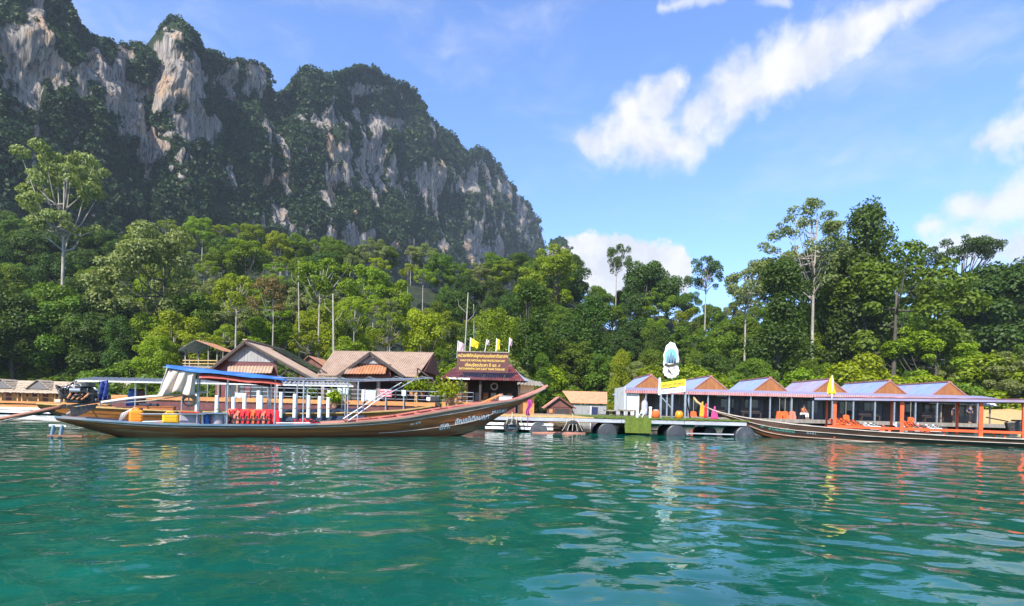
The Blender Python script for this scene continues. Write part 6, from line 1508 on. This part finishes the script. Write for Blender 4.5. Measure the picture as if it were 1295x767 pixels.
# people: one skinned body each, clothes as slightly larger skinned shells
def skin_mesh(name, joints, edges, mat, parent, sub=2):
    me = bpy.data.meshes.new(name); keys = list(joints); me.from_pydata([joints[k][0] for k in keys], [(keys.index(a), keys.index(b)) for a, b in edges], [])
    ob = bpy.data.objects.new(name, me); col.objects.link(ob); ob.parent = parent; me.materials.append(MATS[mat])
    md = ob.modifiers.new('skin', 'SKIN'); md.use_smooth_shade = True
    for i, k in enumerate(keys):
        r = joints[k][1]; sv_ = me.skin_vertices[0].data[i]; sv_.radius = r if isinstance(r, tuple) else (r, r); sv_.use_root = (i == 0)
    s = ob.modifiers.new('sub', 'SUBSURF'); s.levels = sub; s.render_levels = sub
    return ob
def person(loc, rz, label, shirt, legs, pose, H=1.66):
    o = thing('person', label, 'person', loc, rz); k = H / 1.7; P = pose
    J = {}
    def j(n, p, r): J[n] = (Vector(p) * k, tuple(x * k for x in r) if isinstance(r, tuple) else r * k)
    for n, p, r in P: j(n, p, r)
    body_e = [('pelvis', 'belly'), ('belly', 'chest'), ('chest', 'neck'), ('neck', 'head'), ('head', 'crown'), ('chest', 'shl'), ('shl', 'ell'), ('ell', 'wrl'), ('wrl', 'hal'), ('chest', 'shr'), ('shr', 'elr'), ('elr', 'wrr'), ('wrr', 'har'), ('pelvis', 'hil'), ('hil', 'knl'), ('knl', 'anl'), ('anl', 'tol'), ('pelvis', 'hir'), ('hir', 'knr'), ('knr', 'anr'), ('anr', 'tor')]
    skin_mesh('body', J, body_e, 'skin', o)
    def shell(nm, names, edges, mat, g):
        d = {n: (J[n][0], tuple(x + g for x in J[n][1]) if isinstance(J[n][1], tuple) else J[n][1] + g) for n in names}; skin_mesh(nm, d, edges, mat, o)
    J['sl_l'] = (J['shl'][0].lerp(J['ell'][0], .75), .05 * k); J['sl_r'] = (J['shr'][0].lerp(J['elr'][0], .75), .05 * k)
    shell('shirt', ['belly', 'pelvis', 'chest', 'shl', 'shr', 'sl_l', 'sl_r'], [('belly', 'pelvis'), ('belly', 'chest'), ('chest', 'shl'), ('chest', 'shr'), ('shl', 'sl_l'), ('shr', 'sl_r')], shirt, .02 * k)
    J['cuf_l'] = (J['knl'][0].lerp(J['anl'][0], .8), .055 * k); J['cuf_r'] = (J['knr'][0].lerp(J['anr'][0], .8), .055 * k)
    shell('trousers', ['pelvis', 'hil', 'knl', 'cuf_l', 'hir', 'knr', 'cuf_r'], [('pelvis', 'hil'), ('hil', 'knl'), ('knl', 'cuf_l'), ('pelvis', 'hir'), ('hir', 'knr'), ('knr', 'cuf_r')], legs, .014 * k)
    hd = J['head'][0]; cn = J['crown'][0]; c = hd.lerp(cn, .55)
    MB().lathe([(.02, -.07), (.095, -.05), (.112, .02), (.095, .09), (.02, .125)], c + Vector((0, .018, .02)), 14).build('hair', 'hair', o, smooth=True)
    f = c + Vector((0, -.10, -.05)) * k
    m = MB(); [m.lathe([(.001, -.012), (.012, 0), (.001, .012)], f + Vector((s * .035, -.005, .03)), 8) for s in (-1, 1)]; m.build('eyes', 'hair', o)
    MB().prism([f + Vector((-.014, .0, -.02)), f + Vector((.014, .0, -.02)), f + Vector((0, 0, .035))], (0, -.022, 0)).build('nose', 'skin', o); MB().box(f + Vector((0, -.002, -.055)), (.045, .012, .010)).build('mouth', 'maroon', o)
    m = MB(); [m.lathe([(.004, -.03), (.022, -.01), (.022, .015), (.004, .03)], c + Vector((s * .10, 0, -.02)), 8) for s in (-1, 1)]; m.build('ears', 'skin', o)
    for w, hnd in (('wrl', 'hal'), ('wrr', 'har')):         # fingers
        a, b_ = J[w][0], J[hnd][0]; d = (b_ - a).normalized(); sd = d.cross(Vector((0, 1, .2))).normalized(); m = MB()
        for q in range(4): s0 = b_ + sd * (q - 1.5) * .019; m.tube([s0 - d * .02, s0 + d * .035 * (1 - .1 * abs(q - 1.3)), s0 + d * .06 * (1 - .15 * abs(q - 1.3)) + Vector((0, -.015, 0))], [.010, .009, .007], 6)
        m.tube([b_ - d * .04 + sd * .03, b_ - d * .0 + sd * .052, b_ + d * .025 + sd * .05], [.011, .010, .008], 6); m.build('fingers', 'skin', o, smooth=True)
    return o
def stand(hands_hips=True, step=.08):
    P = [('pelvis', (0, 0, .93), (.15, .10)), ('belly', (0, 0, 1.10), (.135, .095)), ('chest', (0, 0, 1.32), (.16, .11)), ('neck', (0, -.01, 1.46), .055), ('head', (0, -.02, 1.54), (.075, .085)), ('crown', (0, -.015, 1.66), (.08, .095)),
         ('shl', (-.19, 0, 1.38), .06), ('shr', (.19, 0, 1.38), .06)]
    if hands_hips: P += [('ell', (-.38, .06, 1.15), .042), ('wrl', (-.21, -.06, 1.0), .03), ('hal', (-.16, -.10, .98), .034), ('elr', (.38, .06, 1.15), .042), ('wrr', (.21, -.06, 1.0), .03), ('har', (.16, -.10, .98), .034)]
    else: P += [('ell', (-.24, .03, 1.10), .042), ('wrl', (-.25, -.06, .88), .03), ('hal', (-.25, -.08, .80), .034), ('elr', (.24, .0, 1.10), .042), ('wrr', (.22, -.18, .98), .03), ('har', (.2, -.25, .97), .034)]
    P += [('hil', (-.10, 0, .88), .095), ('knl', (-.12, -.02 - step, .48), .06), ('anl', (-.13, .02, .08), .04), ('tol', (-.14, -.13, .035), .035), ('hir', (.10, 0, .88), .095), ('knr', (.14, .0, .48), .06), ('anr', (.18, .05 + step, .08), .04), ('tor', (.20, -.10 + step, .035), .035)]
    return P
def seated():
    return [('pelvis', (0, 0, .52), (.16, .11)), ('belly', (0, -.02, .68), (.14, .10)), ('chest', (0, -.08, .90), (.165, .115)), ('neck', (0, -.12, 1.04), .055), ('head', (0, -.15, 1.12), (.075, .085)), ('crown', (0, -.16, 1.24), (.08, .095)),
            ('shl', (-.19, -.08, .96), .06), ('shr', (.19, -.08, .96), .06), ('ell', (-.26, -.22, .74), .042), ('wrl', (-.16, -.40, .64), .03), ('hal', (-.12, -.47, .62), .034), ('elr', (.26, -.22, .74), .042), ('wrr', (.16, -.40, .64), .03), ('har', (.12, -.47, .62), .034),
            ('hil', (-.10, -.04, .50), .095), ('knl', (-.15, -.46, .50), .06), ('anl', (-.15, -.44, .08), .04), ('tol', (-.15, -.60, .035), .035), ('hir', (.10, -.04, .50), .095), ('knr', (.15, -.46, .50), .06), ('anr', (.16, -.42, .08), .04), ('tor', (.17, -.58, .035), .035)]
person((PX(1227, 49.6), 49.6, .742), .25, 'person in dark blue shirt standing with hands on hips under the end awning', 'cloth_navy', 'cloth_dark', stand(True), 1.64)
person((PX(1208, 50.0), 50.0, .742), -.5, 'person in dark clothes standing behind the thin red canopy post', 'cloth_navy', 'cloth_dark', stand(False, .04), 1.62)
pb = PX(1015, 49.9)
person((pb, 49.9, .74), .5, 'person in orange vest and pale trousers sitting on the porch step', 'vest_orange', 'canvas_white', seated(), 1.68)
o = thing('porch_stool', 'low dark stool under the person in orange vest', 'stool', (pb, 49.95, .74), .5); MB().bb(-.22, .22, -.18, .2, .36, .41).build('seat', 'wood_dark', o)
for x in (-.18, .18):
    for y in (-.14, .16): MB().bb(x - .025, x + .025, y - .025, y + .025, 0, .36).build('leg', 'wood_dark', o)

# ---------------------------------------------------------------- haze
hz = bpy.data.materials.new('air'); hz.use_nodes = True; T = NT(hz.node_tree); T.n.clear()
pv = T.new('ShaderNodeVolumePrincipled'); pv.inputs['Color'].default_value = (.78, .88, 1, 1); pv.inputs['Density'].default_value = .00014
pv.inputs['Anisotropy'].default_value = .25
o_ = T.new('ShaderNodeOutputMaterial'); T.l.new(pv.outputs[0], o_.inputs['Volume'])
MB().bb(-1500, 1500, -400, 3600, -9, 420).build('haze', hz, None, kind='stuff', label='thin blue air between the shore and the mountain')
